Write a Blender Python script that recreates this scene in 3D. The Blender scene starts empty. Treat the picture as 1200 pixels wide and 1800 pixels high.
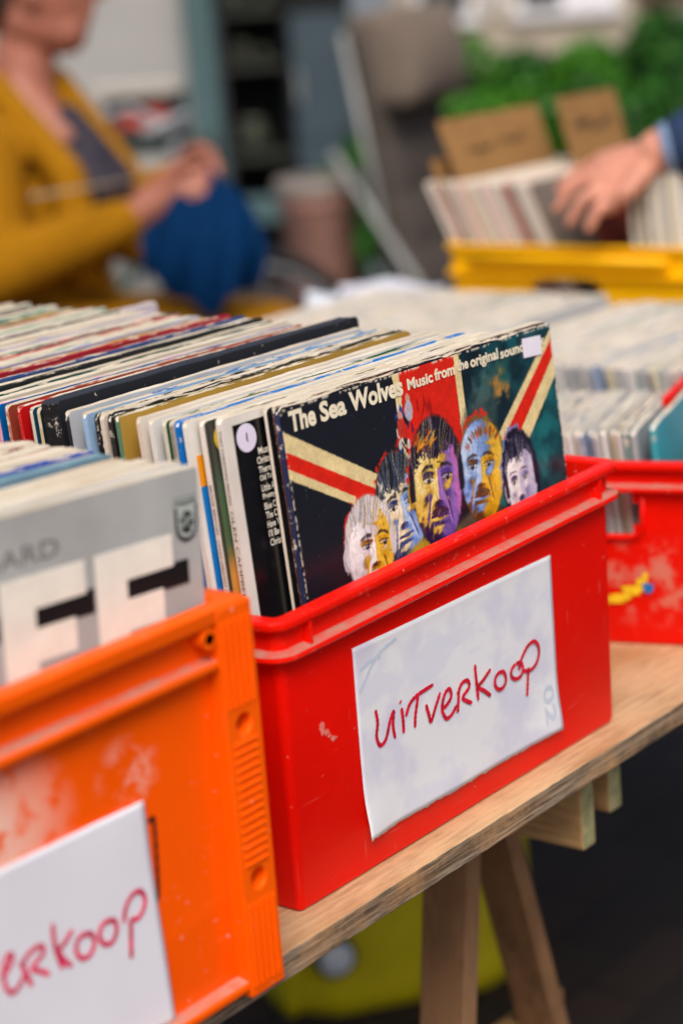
import bpy, bmesh, math, random
import numpy as np
from mathutils import Vector, Matrix, Euler
R = math.radians
random.seed(7); np.random.seed(7)
S = bpy.context.scene
COL = S.collection

# ------------------------------------------------------------------ camera, sky, sun, exposure
T = 0.76                                   # height of the table top above the ground
cam_d = bpy.data.cameras.new('camera'); cam = bpy.data.objects.new('camera', cam_d); COL.objects.link(cam)
cr = Vector((0.6185366, -0.7820605, -0.0761179)); cu = Vector((0.2443718, 0.0993932, 0.9645742)); cf = Vector((0.7467898, 0.6152255, -0.2525918))
M = Matrix((cr, cu, -cf)).transposed().to_4x4(); M.translation = Vector((-0.896655, -0.796480, 1.342406))
cam.matrix_world = M
cam_d.sensor_fit = 'VERTICAL'; cam_d.sensor_height = 36; cam_d.lens = 71.9632
cam_d.clip_start = 0.05; cam_d.clip_end = 400
cam_d.dof.use_dof = True; cam_d.dof.focus_distance = 1.40; cam_d.dof.aperture_fstop = 3.3
S.camera = cam
w = bpy.data.worlds.new('World'); S.world = w; w.use_nodes = True
SUN_EL, SUN_AZ = 52.0, 226.0               # degrees; azimuth clockwise from +Y
nt = w.node_tree; sky = nt.nodes.new('ShaderNodeTexSky'); sky.sky_type = 'NISHITA'; sky.sun_disc = False
sky.sun_elevation = R(SUN_EL); sky.sun_rotation = R(SUN_AZ); sky.dust_density = 6.0; sky.air_density = 1.0; sky.ozone_density = 1.0
nt.links.new(sky.outputs[0], nt.nodes['Background'].inputs[0]); nt.nodes['Background'].inputs[1].default_value = 0.10
sd = bpy.data.lights.new('sun', 'SUN'); sd.energy = 1.3; sd.angle = R(28); sd.color = (1.0, .95, .87)
so = bpy.data.objects.new('sun', sd); COL.objects.link(so)
sv = Vector((math.sin(R(SUN_AZ))*math.cos(R(SUN_EL)), math.cos(R(SUN_AZ))*math.cos(R(SUN_EL)), math.sin(R(SUN_EL))))
so.rotation_euler = sv.to_track_quat('Z', 'Y').to_euler()
S.view_settings.view_transform = 'Standard'; S.view_settings.look = 'None'; S.view_settings.gamma = 1
S.view_settings.exposure = 0.52

# ------------------------------------------------------------------ helpers
def lin(c):
    return tuple(((x/255)/12.92 if x/255 <= .04045 else ((x/255+.055)/1.055)**2.4) for x in c)
def tag(o, label=None, cat=None, group=None, kind=None):
    if label: o['label'] = label
    if cat: o['category'] = cat
    if group: o['group'] = group
    if kind: o['kind'] = kind
    return o
def link(name, me, parent=None, loc=None, rot=None):
    o = bpy.data.objects.new(name, me); COL.objects.link(o)
    if parent is not None: o.parent = parent
    if loc is not None: o.location = loc
    if rot is not None: o.rotation_euler = rot
    return o
def thing(name, label, cat, loc=(0, 0, 0), rotz=0, group=None):
    return tag(link(name, None, None, loc, (0, 0, rotz)), label, cat, group)
def bm_obj(name, bm, mats, parent=None, loc=None, rot=None, smooth=False):
    me = bpy.data.meshes.new(name); bmesh.ops.recalc_face_normals(bm, faces=bm.faces); bm.to_mesh(me); bm.free()
    for m in (mats if isinstance(mats, (list, tuple)) else [mats]): me.materials.append(m)
    if smooth:
        for p in me.polygons: p.use_smooth = True
    return link(name, me, parent, loc, rot)
def auto_smooth(o, deg=35):
    me = o.data
    me.polygons.foreach_set('use_smooth', [True]*len(me.polygons))
    try: me.set_sharp_from_angle(angle=R(deg))
    except Exception: pass
def raw_mesh(name, v, f, mats, parent=None, mi=None, smooth=False, loc=None, rot=None):
    me = bpy.data.meshes.new(name); me.from_pydata(v, [], f); me.update()
    for m in (mats if isinstance(mats, (list, tuple)) else [mats]): me.materials.append(m)
    if mi: me.polygons.foreach_set('material_index', mi)
    if smooth: me.polygons.foreach_set('use_smooth', [True]*len(f))
    return link(name, me, parent, loc, rot)
def box(bm, x0, y0, z0, x1, y1, z1, mi=0, mat=None):
    vs = [bm.verts.new((x, y, z)) for z in (z0, z1) for y in (y0, y1) for x in (x0, x1)]
    if mat is not None:
        for v in vs: v.co = mat @ v.co
    for q in ((0, 2, 3, 1), (4, 5, 7, 6), (0, 1, 5, 4), (2, 6, 7, 3), (0, 4, 6, 2), (1, 3, 7, 5)):
        f = bm.faces.new([vs[i] for i in q]); f.material_index = mi
def bevel(o, wd, seg=2, ang=40):
    m = o.modifiers.new('bevel', 'BEVEL'); m.width = wd; m.segments = seg; m.limit_method = 'ANGLE'; m.angle_limit = R(ang)
def bake(o, name=None):                     # apply the modifiers without operators
    dg = bpy.context.evaluated_depsgraph_get(); dg.update()
    me = bpy.data.meshes.new_from_object(o.evaluated_get(dg)); old = o.data
    o.modifiers.clear(); o.data = me; me.name = name or o.name
    return o
def tube(bm, pts, rad, seg=8, cap=True, mi=0):
    pts = [Vector(p) for p in pts]; rings = []
    n = len(pts); rads = rad if isinstance(rad, (list, tuple)) else [rad]*n
    up = None
    for i, p in enumerate(pts):
        t = (pts[min(i+1, n-1)]-pts[max(i-1, 0)]).normalized()
        if up is None:
            up = Vector((0, 0, 1)) if abs(t.z) < .9 else Vector((1, 0, 0))
        a = t.cross(up).normalized(); b = a.cross(t).normalized(); up = b
        rings.append([bm.verts.new(p+(a*math.cos(2*math.pi*k/seg)+b*math.sin(2*math.pi*k/seg))*rads[i]) for k in range(seg)])
    for i in range(n-1):
        for k in range(seg):
            f = bm.faces.new((rings[i][k], rings[i][(k+1) % seg], rings[i+1][(k+1) % seg], rings[i+1][k])); f.material_index = mi; f.smooth = True
    if cap:
        bm.faces.new(rings[0]); bm.faces.new(rings[-1])
def capsule(bm, p0, p1, r0, r1, seg=12):    # tapered limb with round ends
    p0, p1 = Vector(p0), Vector(p1); d = p1-p0; L = max(d.length, 1e-6); t = d/L
    pts, rs = [], []
    for k in range(6):
        a = math.pi/2*(1-k/5); pts.append(p0-t*r0*math.sin(a)); rs.append(max(r0*math.cos(a), r0*.02))
    for k in range(6):
        a = math.pi/2*k/5; pts.append(p1+t*r1*math.sin(a)); rs.append(max(r1*math.cos(a), r1*.02))
    tube(bm, pts, rs, seg)
def ellip(bm, c, rx, ry, rz, ax=None):      # ellipsoid with axes given as a 3x3 matrix of columns
    m = Matrix.Translation(c) @ ((ax.to_4x4() if ax is not None else Matrix.Identity(4)) @ Matrix.Diagonal((rx, ry, rz, 1)))
    bmesh.ops.create_uvsphere(bm, u_segments=20, v_segments=14, radius=1, matrix=m)
def fuse(name, bm, m, parent, vox=.006, it=4):   # melt overlapping pieces into one continuous surface
    o = bm_obj(name, bm, m, parent)
    r = o.modifiers.new('r', 'REMESH'); r.mode = 'VOXEL'; r.voxel_size = vox
    s = o.modifiers.new('s', 'SMOOTH'); s.factor = .5; s.iterations = it
    bake(o); o.data.polygons.foreach_set('use_smooth', [True]*len(o.data.polygons))
    return o

# ------------------------------------------------------------------ materials
def new_mat(name, rough=.5, spec=.5):
    m = bpy.data.materials.new(name); m.use_nodes = True
    b = m.node_tree.nodes['Principled BSDF']; b.inputs['Roughness'].default_value = rough
    b.inputs['Specular IOR Level'].default_value = spec
    return m, m.node_tree, b
def N(nt, t, **kw):
    n = nt.nodes.new(t)
    for k, v in kw.items(): setattr(n, k, v)
    return n
def ramp(nt, src, stops, interp='LINEAR'):
    r = N(nt, 'ShaderNodeValToRGB'); r.color_ramp.interpolation = interp
    e = r.color_ramp.elements
    while len(e) < len(stops): e.new(.5)
    for i, (p, c) in enumerate(stops):
        e[i].position = p; e[i].color = (c, c, c, 1) if isinstance(c, (int, float)) else (*c, 1)
    nt.links.new(src, r.inputs[0]); return r.outputs[0]
def mixc(nt, fac, a, b, mode='MIX'):
    m = N(nt, 'ShaderNodeMix', data_type='RGBA', blend_type=mode)
    for s, v in ((m.inputs[0], fac), (m.inputs[6], a), (m.inputs[7], b)):
        if hasattr(v, 'links'): nt.links.new(v, s)
        elif isinstance(v, (int, float)): s.default_value = v
        else: s.default_value = (*v, 1)
    return m.outputs[2]
def coords(nt, scale=(1, 1, 1), kind='Object', rnd=False):
    tc = N(nt, 'ShaderNodeTexCoord'); mp = N(nt, 'ShaderNodeMapping'); mp.inputs['Scale'].default_value = scale
    nt.links.new(tc.outputs[kind], mp.inputs[0])
    if rnd:
        oi = N(nt, 'ShaderNodeObjectInfo'); cb = N(nt, 'ShaderNodeCombineXYZ'); mu = N(nt, 'ShaderNodeMath', operation='MULTIPLY'); mu.inputs[1].default_value = 37
        nt.links.new(oi.outputs['Random'], mu.inputs[0]); nt.links.new(mu.outputs[0], cb.inputs[0]); nt.links.new(mu.outputs[0], cb.inputs[2])
        nt.links.new(cb.outputs[0], mp.inputs['Location'])
    return mp.outputs[0]
def noise(nt, vec, scale=5, detail=4, rough=.55):
    n = N(nt, 'ShaderNodeTexNoise'); n.inputs['Scale'].default_value = scale; n.inputs['Detail'].default_value = detail; n.inputs['Roughness'].default_value = rough
    nt.links.new(vec, n.inputs['Vector']); return n.outputs[0]
def bump(nt, b, src, strength=.3, dist=.001):
    bp = N(nt, 'ShaderNodeBump'); bp.inputs['Strength'].default_value = strength; bp.inputs['Distance'].default_value = dist
    nt.links.new(src, bp.inputs['Height']); nt.links.new(bp.outputs[0], b.inputs['Normal'])
def plain(name, c, rough=.6, var=.12, scale=40, bmp=.15, spec=.4, dist=.001):
    m, nt, b = new_mat(name, rough, spec); v = coords(nt, rnd=True); n = noise(nt, v, scale, 5)
    c = lin(c); lo = tuple(x*(1-var) for x in c); hi = tuple(min(1, x*(1+var)) for x in c)
    nt.links.new(ramp(nt, n, [(.3, lo), (.7, hi)]), b.inputs['Base Color'])
    if bmp: bump(nt, b, n, bmp, dist)
    return m
def plastic(name, c, scuff=(235, 190, 175), amt=.5, dusty=False, stain=None, worn=False):
    m, nt, b = new_mat(name, .44, .20); v = coords(nt)
    n1 = noise(nt, v, 9, 5, .6); col = lin(c)
    base = ramp(nt, n1, [(.3, tuple(x*.94 for x in col)), (.7, col)])
    sc = coords(nt, (60, 60, 350)); n2 = noise(nt, sc, 1.0, 6, .7)
    f = ramp(nt, n2, [(.70, 0), (.80, amt)])
    out = mixc(nt, f, base, lin(scuff))
    n4 = noise(nt, v, 230, 2, .5); out = mixc(nt, ramp(nt, n4, [(.735, 0), (.77, .55)]), out, lin((240, 215, 205)))
    for sc_, rot_ in (((900, 900, 26), .25), ((40, 900, 900), .0), ((700, 700, 60), -.5)):      # hairline scratches
        tc = N(nt, 'ShaderNodeTexCoord'); mp = N(nt, 'ShaderNodeMapping'); mp.inputs['Scale'].default_value = sc_; mp.inputs['Rotation'].default_value = (0, rot_, 0); nt.links.new(tc.outputs['Object'], mp.inputs[0])
        out = mixc(nt, ramp(nt, noise(nt, mp.outputs[0], .55, 2, .4), [(.74, 0), (.80, .30)]), out, lin(scuff))
    if worn:
        n6 = noise(nt, v, 140, 6, .75); out = mixc(nt, ramp(nt, n6, [(.60, 0), (.70, .6)]), out, lin((240, 150, 130)))
    n7 = noise(nt, v, 4, 5, .6); out = mixc(nt, ramp(nt, n7, [(.42, .22), (.58, 0)]), out, tuple(x*.62 for x in col))
    if stain:                                # old sticker glue in one patch (centre x, z, radius), flaking at its edge
        tc = N(nt, 'ShaderNodeTexCoord')
        for (sx, sy, sz, rx, rz, scol, lo) in stain:
            mp = N(nt, 'ShaderNodeMapping'); mp.vector_type = 'TEXTURE'; mp.inputs['Location'].default_value = (sx, sy, sz); mp.inputs['Scale'].default_value = (rx, rx if sy is not None else 1, rz)
            nt.links.new(tc.outputs['Object'], mp.inputs[0])
            ln = N(nt, 'ShaderNodeVectorMath', operation='LENGTH'); nt.links.new(mp.outputs[0], ln.inputs[0])
            inside = ramp(nt, ln.outputs['Value'], [(.35, 1), (1.0, 0)])
            n3 = noise(nt, v, 34, 8, .68); mm = N(nt, 'ShaderNodeMath', operation='MULTIPLY')
            nt.links.new(ramp(nt, n3, [(lo, 0), (lo+.09, 1)]), mm.inputs[0]); nt.links.new(inside, mm.inputs[1])
            out = mixc(nt, mm.outputs[0], out, lin(scol))
    if dusty:
        n5 = noise(nt, v, 55, 6, .7); out = mixc(nt, ramp(nt, n5, [(.28, .15), (.6, .85)]), out, lin((172, 140, 126)))
        b.inputs['Roughness'].default_value = .85
    nt.links.new(out, b.inputs['Base Color'])
    nt.links.new(ramp(nt, n1, [(.3, .30), (.7, .48)]), b.inputs['Roughness']) if not dusty else None
    bump(nt, b, noise(nt, v, 120, 3), .06, .001)
    return m
def attr_col(nt, name):
    a = N(nt, 'ShaderNodeAttribute', attribute_type='OBJECT', attribute_name=name); return a.outputs['Color']
def sleeve_mats():
    m0, nt, b = new_mat('printed_card', .42, .30); v = coords(nt, rnd=True)
    c = attr_col(nt, 'cover_colour'); n = noise(nt, v, 14, 4)
    c2 = mixc(nt, ramp(nt, n, [(.35, 0), (.65, .22)]), c, (.02, .02, .02), 'MULTIPLY')
    n2 = noise(nt, v, 160, 4, .7); c3 = mixc(nt, ramp(nt, n2, [(.66, 0), (.72, .7)]), c2, lin((225, 215, 200)))
    nt.links.new(c3, b.inputs['Base Color'])
    m1, nt, b = new_mat('worn_card_edge', .85, .2); v = coords(nt, (.42, 2.4, 2.4), rnd=True)
    n = noise(nt, v, 80, 6, .66)
    paper = ramp(nt, noise(nt, v, 30, 4), [(.3, lin((196, 180, 156))), (.7, lin((230, 222, 206)))])
    a = N(nt, 'ShaderNodeAttribute', attribute_type='OBJECT', attribute_name='edge_ink')
    ad = N(nt, 'ShaderNodeMath', operation='ADD'); nt.links.new(n, ad.inputs[0]); nt.links.new(a.outputs['Fac'], ad.inputs[1])
    nt.links.new(mixc(nt, ramp(nt, ad.outputs[0], [(.50, 0), (.56, 1)]), paper, attr_col(nt, 'edge_colour')), b.inputs['Base Color'])
    bump(nt, b, n, .5, .0008)
    m2, nt, b = new_mat('worn_card_spine', .6, .3); v = coords(nt, rnd=True)
    n = noise(nt, v, 150, 6, .7)
    nt.links.new(mixc(nt, ramp(nt, n, [(.56, 0), (.64, .9)]), attr_col(nt, 'spine_colour'), lin((228, 219, 203))), b.inputs['Base Color'])
    bump(nt, b, n, .4, .0006)
    m3 = plain('inner_sleeve_paper', (232, 228, 220), .8, .1, 60)
    return [m0, m1, m2, m3]
def wood(name, light, dark, axis=0, scale=1.0, rough=.65, grey=0.0):
    m, nt, b = new_mat(name, rough, .3)
    st = [14, 14, 14]; st[axis] = 3.6; v = coords(nt, tuple(s*scale for s in st))
    n1 = noise(nt, v, 1.1, 3, .45)
    wv = N(nt, 'ShaderNodeMath', operation='MULTIPLY'); nt.links.new(n1, wv.inputs[0]); wv.inputs[1].default_value = 6.5
    fr = N(nt, 'ShaderNodeMath', operation='PINGPONG'); nt.links.new(wv.outputs[0], fr.inputs[0]); fr.inputs[1].default_value = 1
    st2 = [220, 220, 220]; st2[axis] = 20; v2 = coords(nt, st2); n2 = noise(nt, v2, 1, 5, .65)
    c = ramp(nt, fr.outputs[0], [(0, lin(dark)), (.35, tuple((a+b_)/2 for a, b_ in zip(lin(light), lin(dark)))), (.8, lin(light))])
    c = mixc(nt, ramp(nt, n2, [(.35, .55), (.62, 0)]), c, lin(tuple(x*.62 for x in dark)))
    nb = noise(nt, coords(nt), 7, 4, .6); c = mixc(nt, ramp(nt, nb, [(.40, .0), (.62, .55)]), c, lin(tuple(min(255, x*1.06) for x in light)))
    np_ = noise(nt, coords(nt, tuple(9 if i == axis else 90 for i in range(3))), 6, 3, .6); c = mixc(nt, ramp(nt, np_, [(.62, 0), (.72, .5)]), c, lin(tuple(x*.7 for x in dark)))
    if grey:
        n3 = noise(nt, coords(nt, tuple(5*s/14 for s in st)), 2, 5); c = mixc(nt, ramp(nt, n3, [(.35, 0), (.7, grey)]), c, lin((128, 120, 110)))
    nt.links.new(c, b.inputs['Base Color']); bump(nt, b, n2, .35, .0012)
    return m
MS = sleeve_mats()
RED = plastic('red_plastic', (243, 14, 0)); RED_DUST = plastic('dusty_red_plastic', (226, 24, 8), dusty=True)
RED_RIM = plastic('scuffed_red_plastic', (246, 22, 4), worn=True)
RED2 = plastic('faded_red_plastic', (240, 18, 2), stain=[(-.118, -.055, .058, .085, .044, (216, 122, 104), .50)])
ORANGE = plastic('orange_plastic', (255, 96, 0), (255, 190, 150), .35)
ORANGE_PANEL = plastic('glue_marked_orange_plastic', (255, 92, 0), (255, 190, 150), .3, stain=[(-.01, -.2, .163, .075, .055, (246, 196, 178), .44), (.10, -.2, .165, .035, .03, (246, 200, 184), .50)])
ORANGE_DUST = plastic('dusty_orange_plastic', (238, 84, 14), dusty=True)
YELLOW = plastic('yellow_plastic', (255, 192, 0), (255, 220, 140), .2)
PAPER = plain('white_paper', (226, 226, 236), .7, .03, 20, .08)
def ghost_paper():
    m, nt, b = new_mat('paper_with_print_showing_through', .55, .35); v = coords(nt)
    n = noise(nt, v, 22, 3, .5); n2 = noise(nt, coords(nt, (1, 1, 1.6)), 13, 5, .6)
    c = ramp(nt, n, [(.40, lin((214, 214, 230))), (.52, lin((228, 229, 235)))])
    c = mixc(nt, ramp(nt, n2, [(.52, 0), (.60, .5)]), c, lin((208, 211, 230)))
    nt.links.new(c, b.inputs['Base Color']); bump(nt, b, n2, .12, .002); return m
GHOST = ghost_paper()
INK_RED = plain('red_marker', (208, 18, 50), .5, .42, 150, 0)
INK_PINK = plain('pink_red_marker', (222, 40, 90), .5, .35, 150, 0)
INK_BLACK = plain('black_ink', (16, 15, 18), .5, .1, 60, 0)
INK_WHITE = plain('white_print', (240, 234, 222), .5, .06, 60, 0)
INK_CREAM = plain('cream_print', (236, 226, 200), .45, .08, 60, 0)
INK_GREY = plain('grey_print', (118, 116, 114), .5, .05, 60, 0)
INK_GHOST = plain('faint_blue_print', (196, 206, 222), .6, .03, 60, 0)
PLY = wood('plywood_face', (206, 172, 132), (178, 132, 84), 0, .55, .6)
def ply_edge():
    m, nt, b = new_mat('weathered_plywood_edge', .85, .2)
    v = coords(nt, (3, 3, 330)); n = noise(nt, v, 1, 3, .5); v2 = coords(nt, (26, 26, 620)); n2 = noise(nt, v2, 1, 6, .7)
    c = ramp(nt, n, [(.3, lin((92, 76, 62))), (.45, lin((150, 124, 98))), (.6, lin((176, 158, 136))), (.72, lin((120, 102, 86)))])
    c = mixc(nt, ramp(nt, n2, [(.38, .85), (.56, 0)]), c, lin((62, 50, 42)))
    n3 = noise(nt, coords(nt), 16, 5, .7); c = mixc(nt, ramp(nt, n3, [(.5, 0), (.66, .6)]), c, lin((196, 150, 104)))
    nt.links.new(c, b.inputs['Base Color']); bump(nt, b, n2, .8, .0016); return m
PLY_EDGE = ply_edge()
TRESTLE = wood('rough_sawn_timber', (158, 116, 80), (98, 66, 42), 2, .8, .85, .2)
TRESTLE_Y = wood('rough_sawn_beam', (206, 164, 112), (146, 104, 62), 1, .8, .8, .15)
END_GRAIN = plain('greenish_end_grain', (156, 150, 108), .9, .3, 120, .6)
def paving():
    m, nt, b = new_mat('dark_brick_paving', .8, .25)
    br = N(nt, 'ShaderNodeTexBrick'); br.inputs['Scale'].default_value = 1; br.inputs['Brick Width'].default_value = .21; br.inputs['Row Height'].default_value = .105
    br.inputs['Mortar Size'].default_value = .005; nt.links.new(coords(nt, rnd=False), br.inputs[0])
    br.inputs['Color1'].default_value = (*lin((62, 48, 44)), 1); br.inputs['Color2'].default_value = (*lin((44, 38, 37)), 1); br.inputs['Mortar'].default_value = (*lin((30, 29, 28)), 1)
    n = noise(nt, coords(nt), 6, 6); c = mixc(nt, ramp(nt, n, [(.3, .6), (.7, 0)]), br.outputs[0], (.03, .026, .025))
    nt.links.new(c, b.inputs['Base Color']); bump(nt, b, br.outputs[1], -.5, .004); return m

# ------------------------------------------------------------------ lettering and strokes
_tc = {}
def glyphs(txt, bold=0.0):
    if (txt, bold) not in _tc:
        cv = bpy.data.curves.new('lettering', 'FONT'); cv.body = txt; cv.offset = bold; cv.resolution_u = 3
        o = bpy.data.objects.new('lettering', cv); COL.objects.link(o)
        dg = bpy.context.evaluated_depsgraph_get(); dg.update()
        me = bpy.data.meshes.new_from_object(o.evaluated_get(dg))
        v = np.array([tuple(q.co)[:2] for q in me.vertices]); f = [tuple(p.vertices) for p in me.polygons]
        bpy.data.objects.remove(o); bpy.data.meshes.remove(me)
        v -= v.min(0); v /= v.max(0)
        _tc[(txt, bold)] = (v, f)
    return _tc[(txt, bold)]
def lettering(items, fn, m, parent, name='lettering'):
    # items: (text, bold, u, v, width, height[, skew]); fn maps (u, v) on the face to a local point
    V, F = [], []
    for it in items:
        txt, bold, u, vv, wd, ht = it[:6]; sk = it[6] if len(it) > 6 else 0
        g, f = glyphs(txt, bold); o = len(V)
        V += [fn(u+p[0]*wd+sk*p[1]*ht, vv+p[1]*ht+(it[7]*p[0]*wd if len(it) > 7 else 0)) for p in g]; F += [tuple(i+o for i in q) for q in f]
    return raw_mesh(name, V, F, m, parent)
def strokes(paths, fn, m, parent, wd=.0026, name='handwriting', taper=True):
    V, F = [], []
    for lift, pts in enumerate(paths):
        p = [np.array(q, float) for q in pts]
        if len(p) > 2:                       # Catmull-Rom
            e = [2*p[0]-p[1]]+p+[2*p[-1]-p[-2]]; q = []
            for i in range(1, len(e)-2):
                for k in range(6):
                    t = k/6; a, b_, c, d = e[i-1:i+3]
                    q.append(.5*((2*b_)+(-a+c)*t+(2*a-5*b_+4*c-d)*t*t+(-a+3*b_-3*c+d)*t**3))
            p = q+[p[-1]]
        else: p = [p[0]+(p[1]-p[0])*k/5 for k in range(6)]
        n = len(p); o = len(V)
        for i in range(n):
            d = p[min(i+1, n-1)]-p[max(i-1, 0)]; d /= max(np.linalg.norm(d), 1e-9); nn = np.array([-d[1], d[0]])
            h = wd/2*(1+.22*math.sin(i*.9+len(V)))*(1 if not taper else (.6 if i in (0, n-1) else 1))
            V += [(q_[0], q_[1]-.00004*lift, q_[2]) for q_ in (fn(*(p[i]+nn*h)), fn(*(p[i]-nn*h)))]
        F += [(o+2*i, o+2*i+1, o+2*i+3, o+2*i+2) for i in range(n-1)]
    return raw_mesh(name, V, F, m, parent)
def sheet(name, outline, y, th, m, parent, bulge=.0):   # sheet of paper standing in the XZ plane; outline in (x, z)
    bm = bmesh.new(); a = [bm.verts.new((x, y, z)) for x, z in outline]; b = [bm.verts.new((x, y+th, z)) for x, z in outline]
    bm.faces.new(a); bm.faces.new(b); n = len(a)
    for i in range(n): bm.faces.new((a[i], a[(i+1) % n], b[(i+1) % n], b[i]))
    return bm_obj(name, bm, m, parent)
def torn(x0, z0, x1, z1, amp, n=60):
    return [(x0+(x1-x0)*k/n+random.uniform(-.4, .4)*amp, z0+(z1-z0)*k/n+random.choice((0, 0, .3, -.7, .2))*amp*random.random()) for k in range(1, n)]

def paper(name, TL, TR, BL, BR, y, off, rag, m, parent, nx=64, ny=36):   # thin sheet on a crate face, lifting where off(x, z) says
    rnd = random.Random(12); jag = [rnd.choice((0, 0, .2, -.5, .6, -.2))*rag*rnd.random() for _ in range(nx+1)]; V, F = [], []
    for j in range(ny+1):
        t = j/ny
        for i in range(nx+1):
            s_ = i/nx; x = (TL[0]*(1-s_)+TR[0]*s_)*(1-t)+(BL[0]*(1-s_)+BR[0]*s_)*t; z = (TL[1]*(1-s_)+TR[1]*s_)*(1-t)+(BL[1]*(1-s_)+BR[1]*s_)*t
            if j == ny: z += jag[i]
            V.append((x, y-off(x, z), z))
    for j in range(ny):
        for i in range(nx): F.append((j*(nx+1)+i, (j+1)*(nx+1)+i, (j+1)*(nx+1)+i+1, j*(nx+1)+i+1))
    o = raw_mesh(name, V, F, m, parent, smooth=True); md = o.modifiers.new('s', 'SOLIDIFY'); md.thickness = .00035; md.offset = -1
    return o

# ------------------------------------------------------------------ the setting: ground and the trestle tables
bm = bmesh.new(); bmesh.ops.create_grid(bm, x_segments=1, y_segments=1, size=60)
tag(bm_obj('ground', bm, paving(), None, (5, 5, 0)), kind='structure')

TX0, TX1, TY0, TY1 = -1.25, 1.98, -0.0155, 1.34
tb = thing('plywood_table', 'long weathered plywood board on wooden trestles carrying all the record crates', 'table', (0, 0, T))
bm = bmesh.new(); box(bm, TX0, TY0+.0004, -.0182, TX1, TY1, 0)
for f in bm.faces:
    if abs(f.calc_center_median().z) > .001 or f.calc_center_median().z < -.001: f.material_index = 1
    if f.calc_center_median().z > -.0001: f.material_index = 0
bmesh.ops.subdivide_edges(bm, edges=[e for e in bm.edges if abs(e.verts[0].co.x-e.verts[1].co.x) > 1], cuts=420)
for v in bm.verts:                            # splintered front edge
    if v.co.y < TY0+.01:
        v.co.y += random.uniform(-.0002, .0003)
        v.co.z += random.uniform(-.0002, .0001) if v.co.z > -.01 else random.uniform(-.0001, .0003)
o = bm_obj('board', bm, [PLY, PLY_EDGE], tb); bevel(o, .0011, 2)
def trestle(xc, label, y0=.022, y1=1.2):
    t = thing('wooden_trestle', label, 'trestle', (xc, 0, 0), 0, 'trestles under the table')
    for dx, dy, zl in ((-.0255, 0, -.0995), (.0255, .006, -.088)):
        bm = bmesh.new(); box(bm, dx-.0095, y0+dy, T+zl, dx+.0095, y1, T-.0186)
        for f in bm.faces:
            if f.calc_center_median().y < y0+.02: f.material_index = 1
        o = bm_obj('beam', bm, [TRESTLE_Y, END_GRAIN], t); bevel(o, .0022, 2)
    for yy0 in (.150, y1-.15):
        for sx, sl in ((-1, .150), (1, .285)):
            yy = yy0+(.0465 if sx > 0 else 0)
            bm = bmesh.new(); L = (T-.025)
            xt = .046
            if sx < 0: xt = -.022
            vs = []
            xb = xt+sx*L*sl
            for z, xx in ((0.0, xb), (T-.025, xt)):
                for ddx, ddy in ((-.010, -.023), (.010, -.023), (.010, .023), (-.010, .023)): vs.append(bm.verts.new((xx+ddx, yy+ddy, z)))
            for q in ((0, 1, 2, 3), (7, 6, 5, 4), (0, 4, 5, 1), (1, 5, 6, 2), (2, 6, 7, 3), (3, 7, 4, 0)): bm.faces.new([vs[i] for i in q])
            o = bm_obj('leg', bm, TRESTLE, t); bevel(o, .002, 2)
        bm = bmesh.new(); box(bm, -.15, yy0+.0705, .30, .22, yy0+.088, .37); o = bm_obj('cross_brace', bm, TRESTLE_Y, t)
    return t
trestle(.3985, 'rough timber trestle with splayed legs under the table below the red crate')
trestle(1.72, 'rough timber trestle holding up the far right end of the plywood table')
trestle(-.95, 'rough timber trestle holding up the near left end of the plywood table')

# yellow bag with a round pale clasp, standing on the paving behind the trestle
bag = thing('shopping_bag', 'yellow bag with round pale clasp standing on the dark ground under the table', 'bag', (1.12, .83, 0), R(-38))
V, F = [], []
nu, nv = 44, 18
for j in range(nv+1):
    z = .42*j/nv; k = 1-.12*(j/nv)**2
    for i in range(nu):
        a = 2*math.pi*i/nu; c, s = math.cos(a), math.sin(a)
        x = .185*k*math.copysign(abs(c)**.45, c); y = .085*k*math.copysign(abs(s)**.5, s)
        wv = .010*math.sin(5*a+7*z)+.007*math.sin(11*a-19*z)
        V.append((x*(1+wv*3)+.02*z, y+wv*.9, z))
for j in range(nv):
    for i in range(nu): F.append((j*nu+i, j*nu+(i+1) % nu, (j+1)*nu+(i+1) % nu, (j+1)*nu+i))
F.append(tuple(range(nu))[::-1]); F.append(tuple(range(nv*nu, nv*nu+nu)))
raw_mesh('bag_body', V, F, plain('yellow_nylon', (190, 174, 0), .6, .15, 14, .3, .4, .01), bag, smooth=True)
bm = bmesh.new(); mt = Matrix.Translation((-.105, -.096, .090)) @ Matrix.Rotation(R(90), 4, 'X')
bmesh.ops.create_cone(bm, cap_ends=True, segments=32, radius1=.031, radius2=.028, depth=.016, matrix=mt)
clasp = bm_obj('clasp', bm, plain('dark_metal', (46, 58, 56), .4, .1, 30, 0, .6), bag); bevel(clasp, .003, 2)
bm = bmesh.new(); ellip(bm, Vector((-.105, -.102, .090)), .024, .013, .024); bm_obj('pale_disc', bm, plain('pale_metal', (206, 212, 226), .3, .1, 30, 0, .6), clasp, smooth=True)
bm = bmesh.new(); tube(bm, [(-.09, -.05, .41), (-.085, -.03, .50), (0, -.02, .54), (.085, -.03, .50), (.09, -.05, .41)], .007)
bm_obj('handle', bm, plain('yellow_strap', (176, 158, 6), .7, .1), bag)

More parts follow.
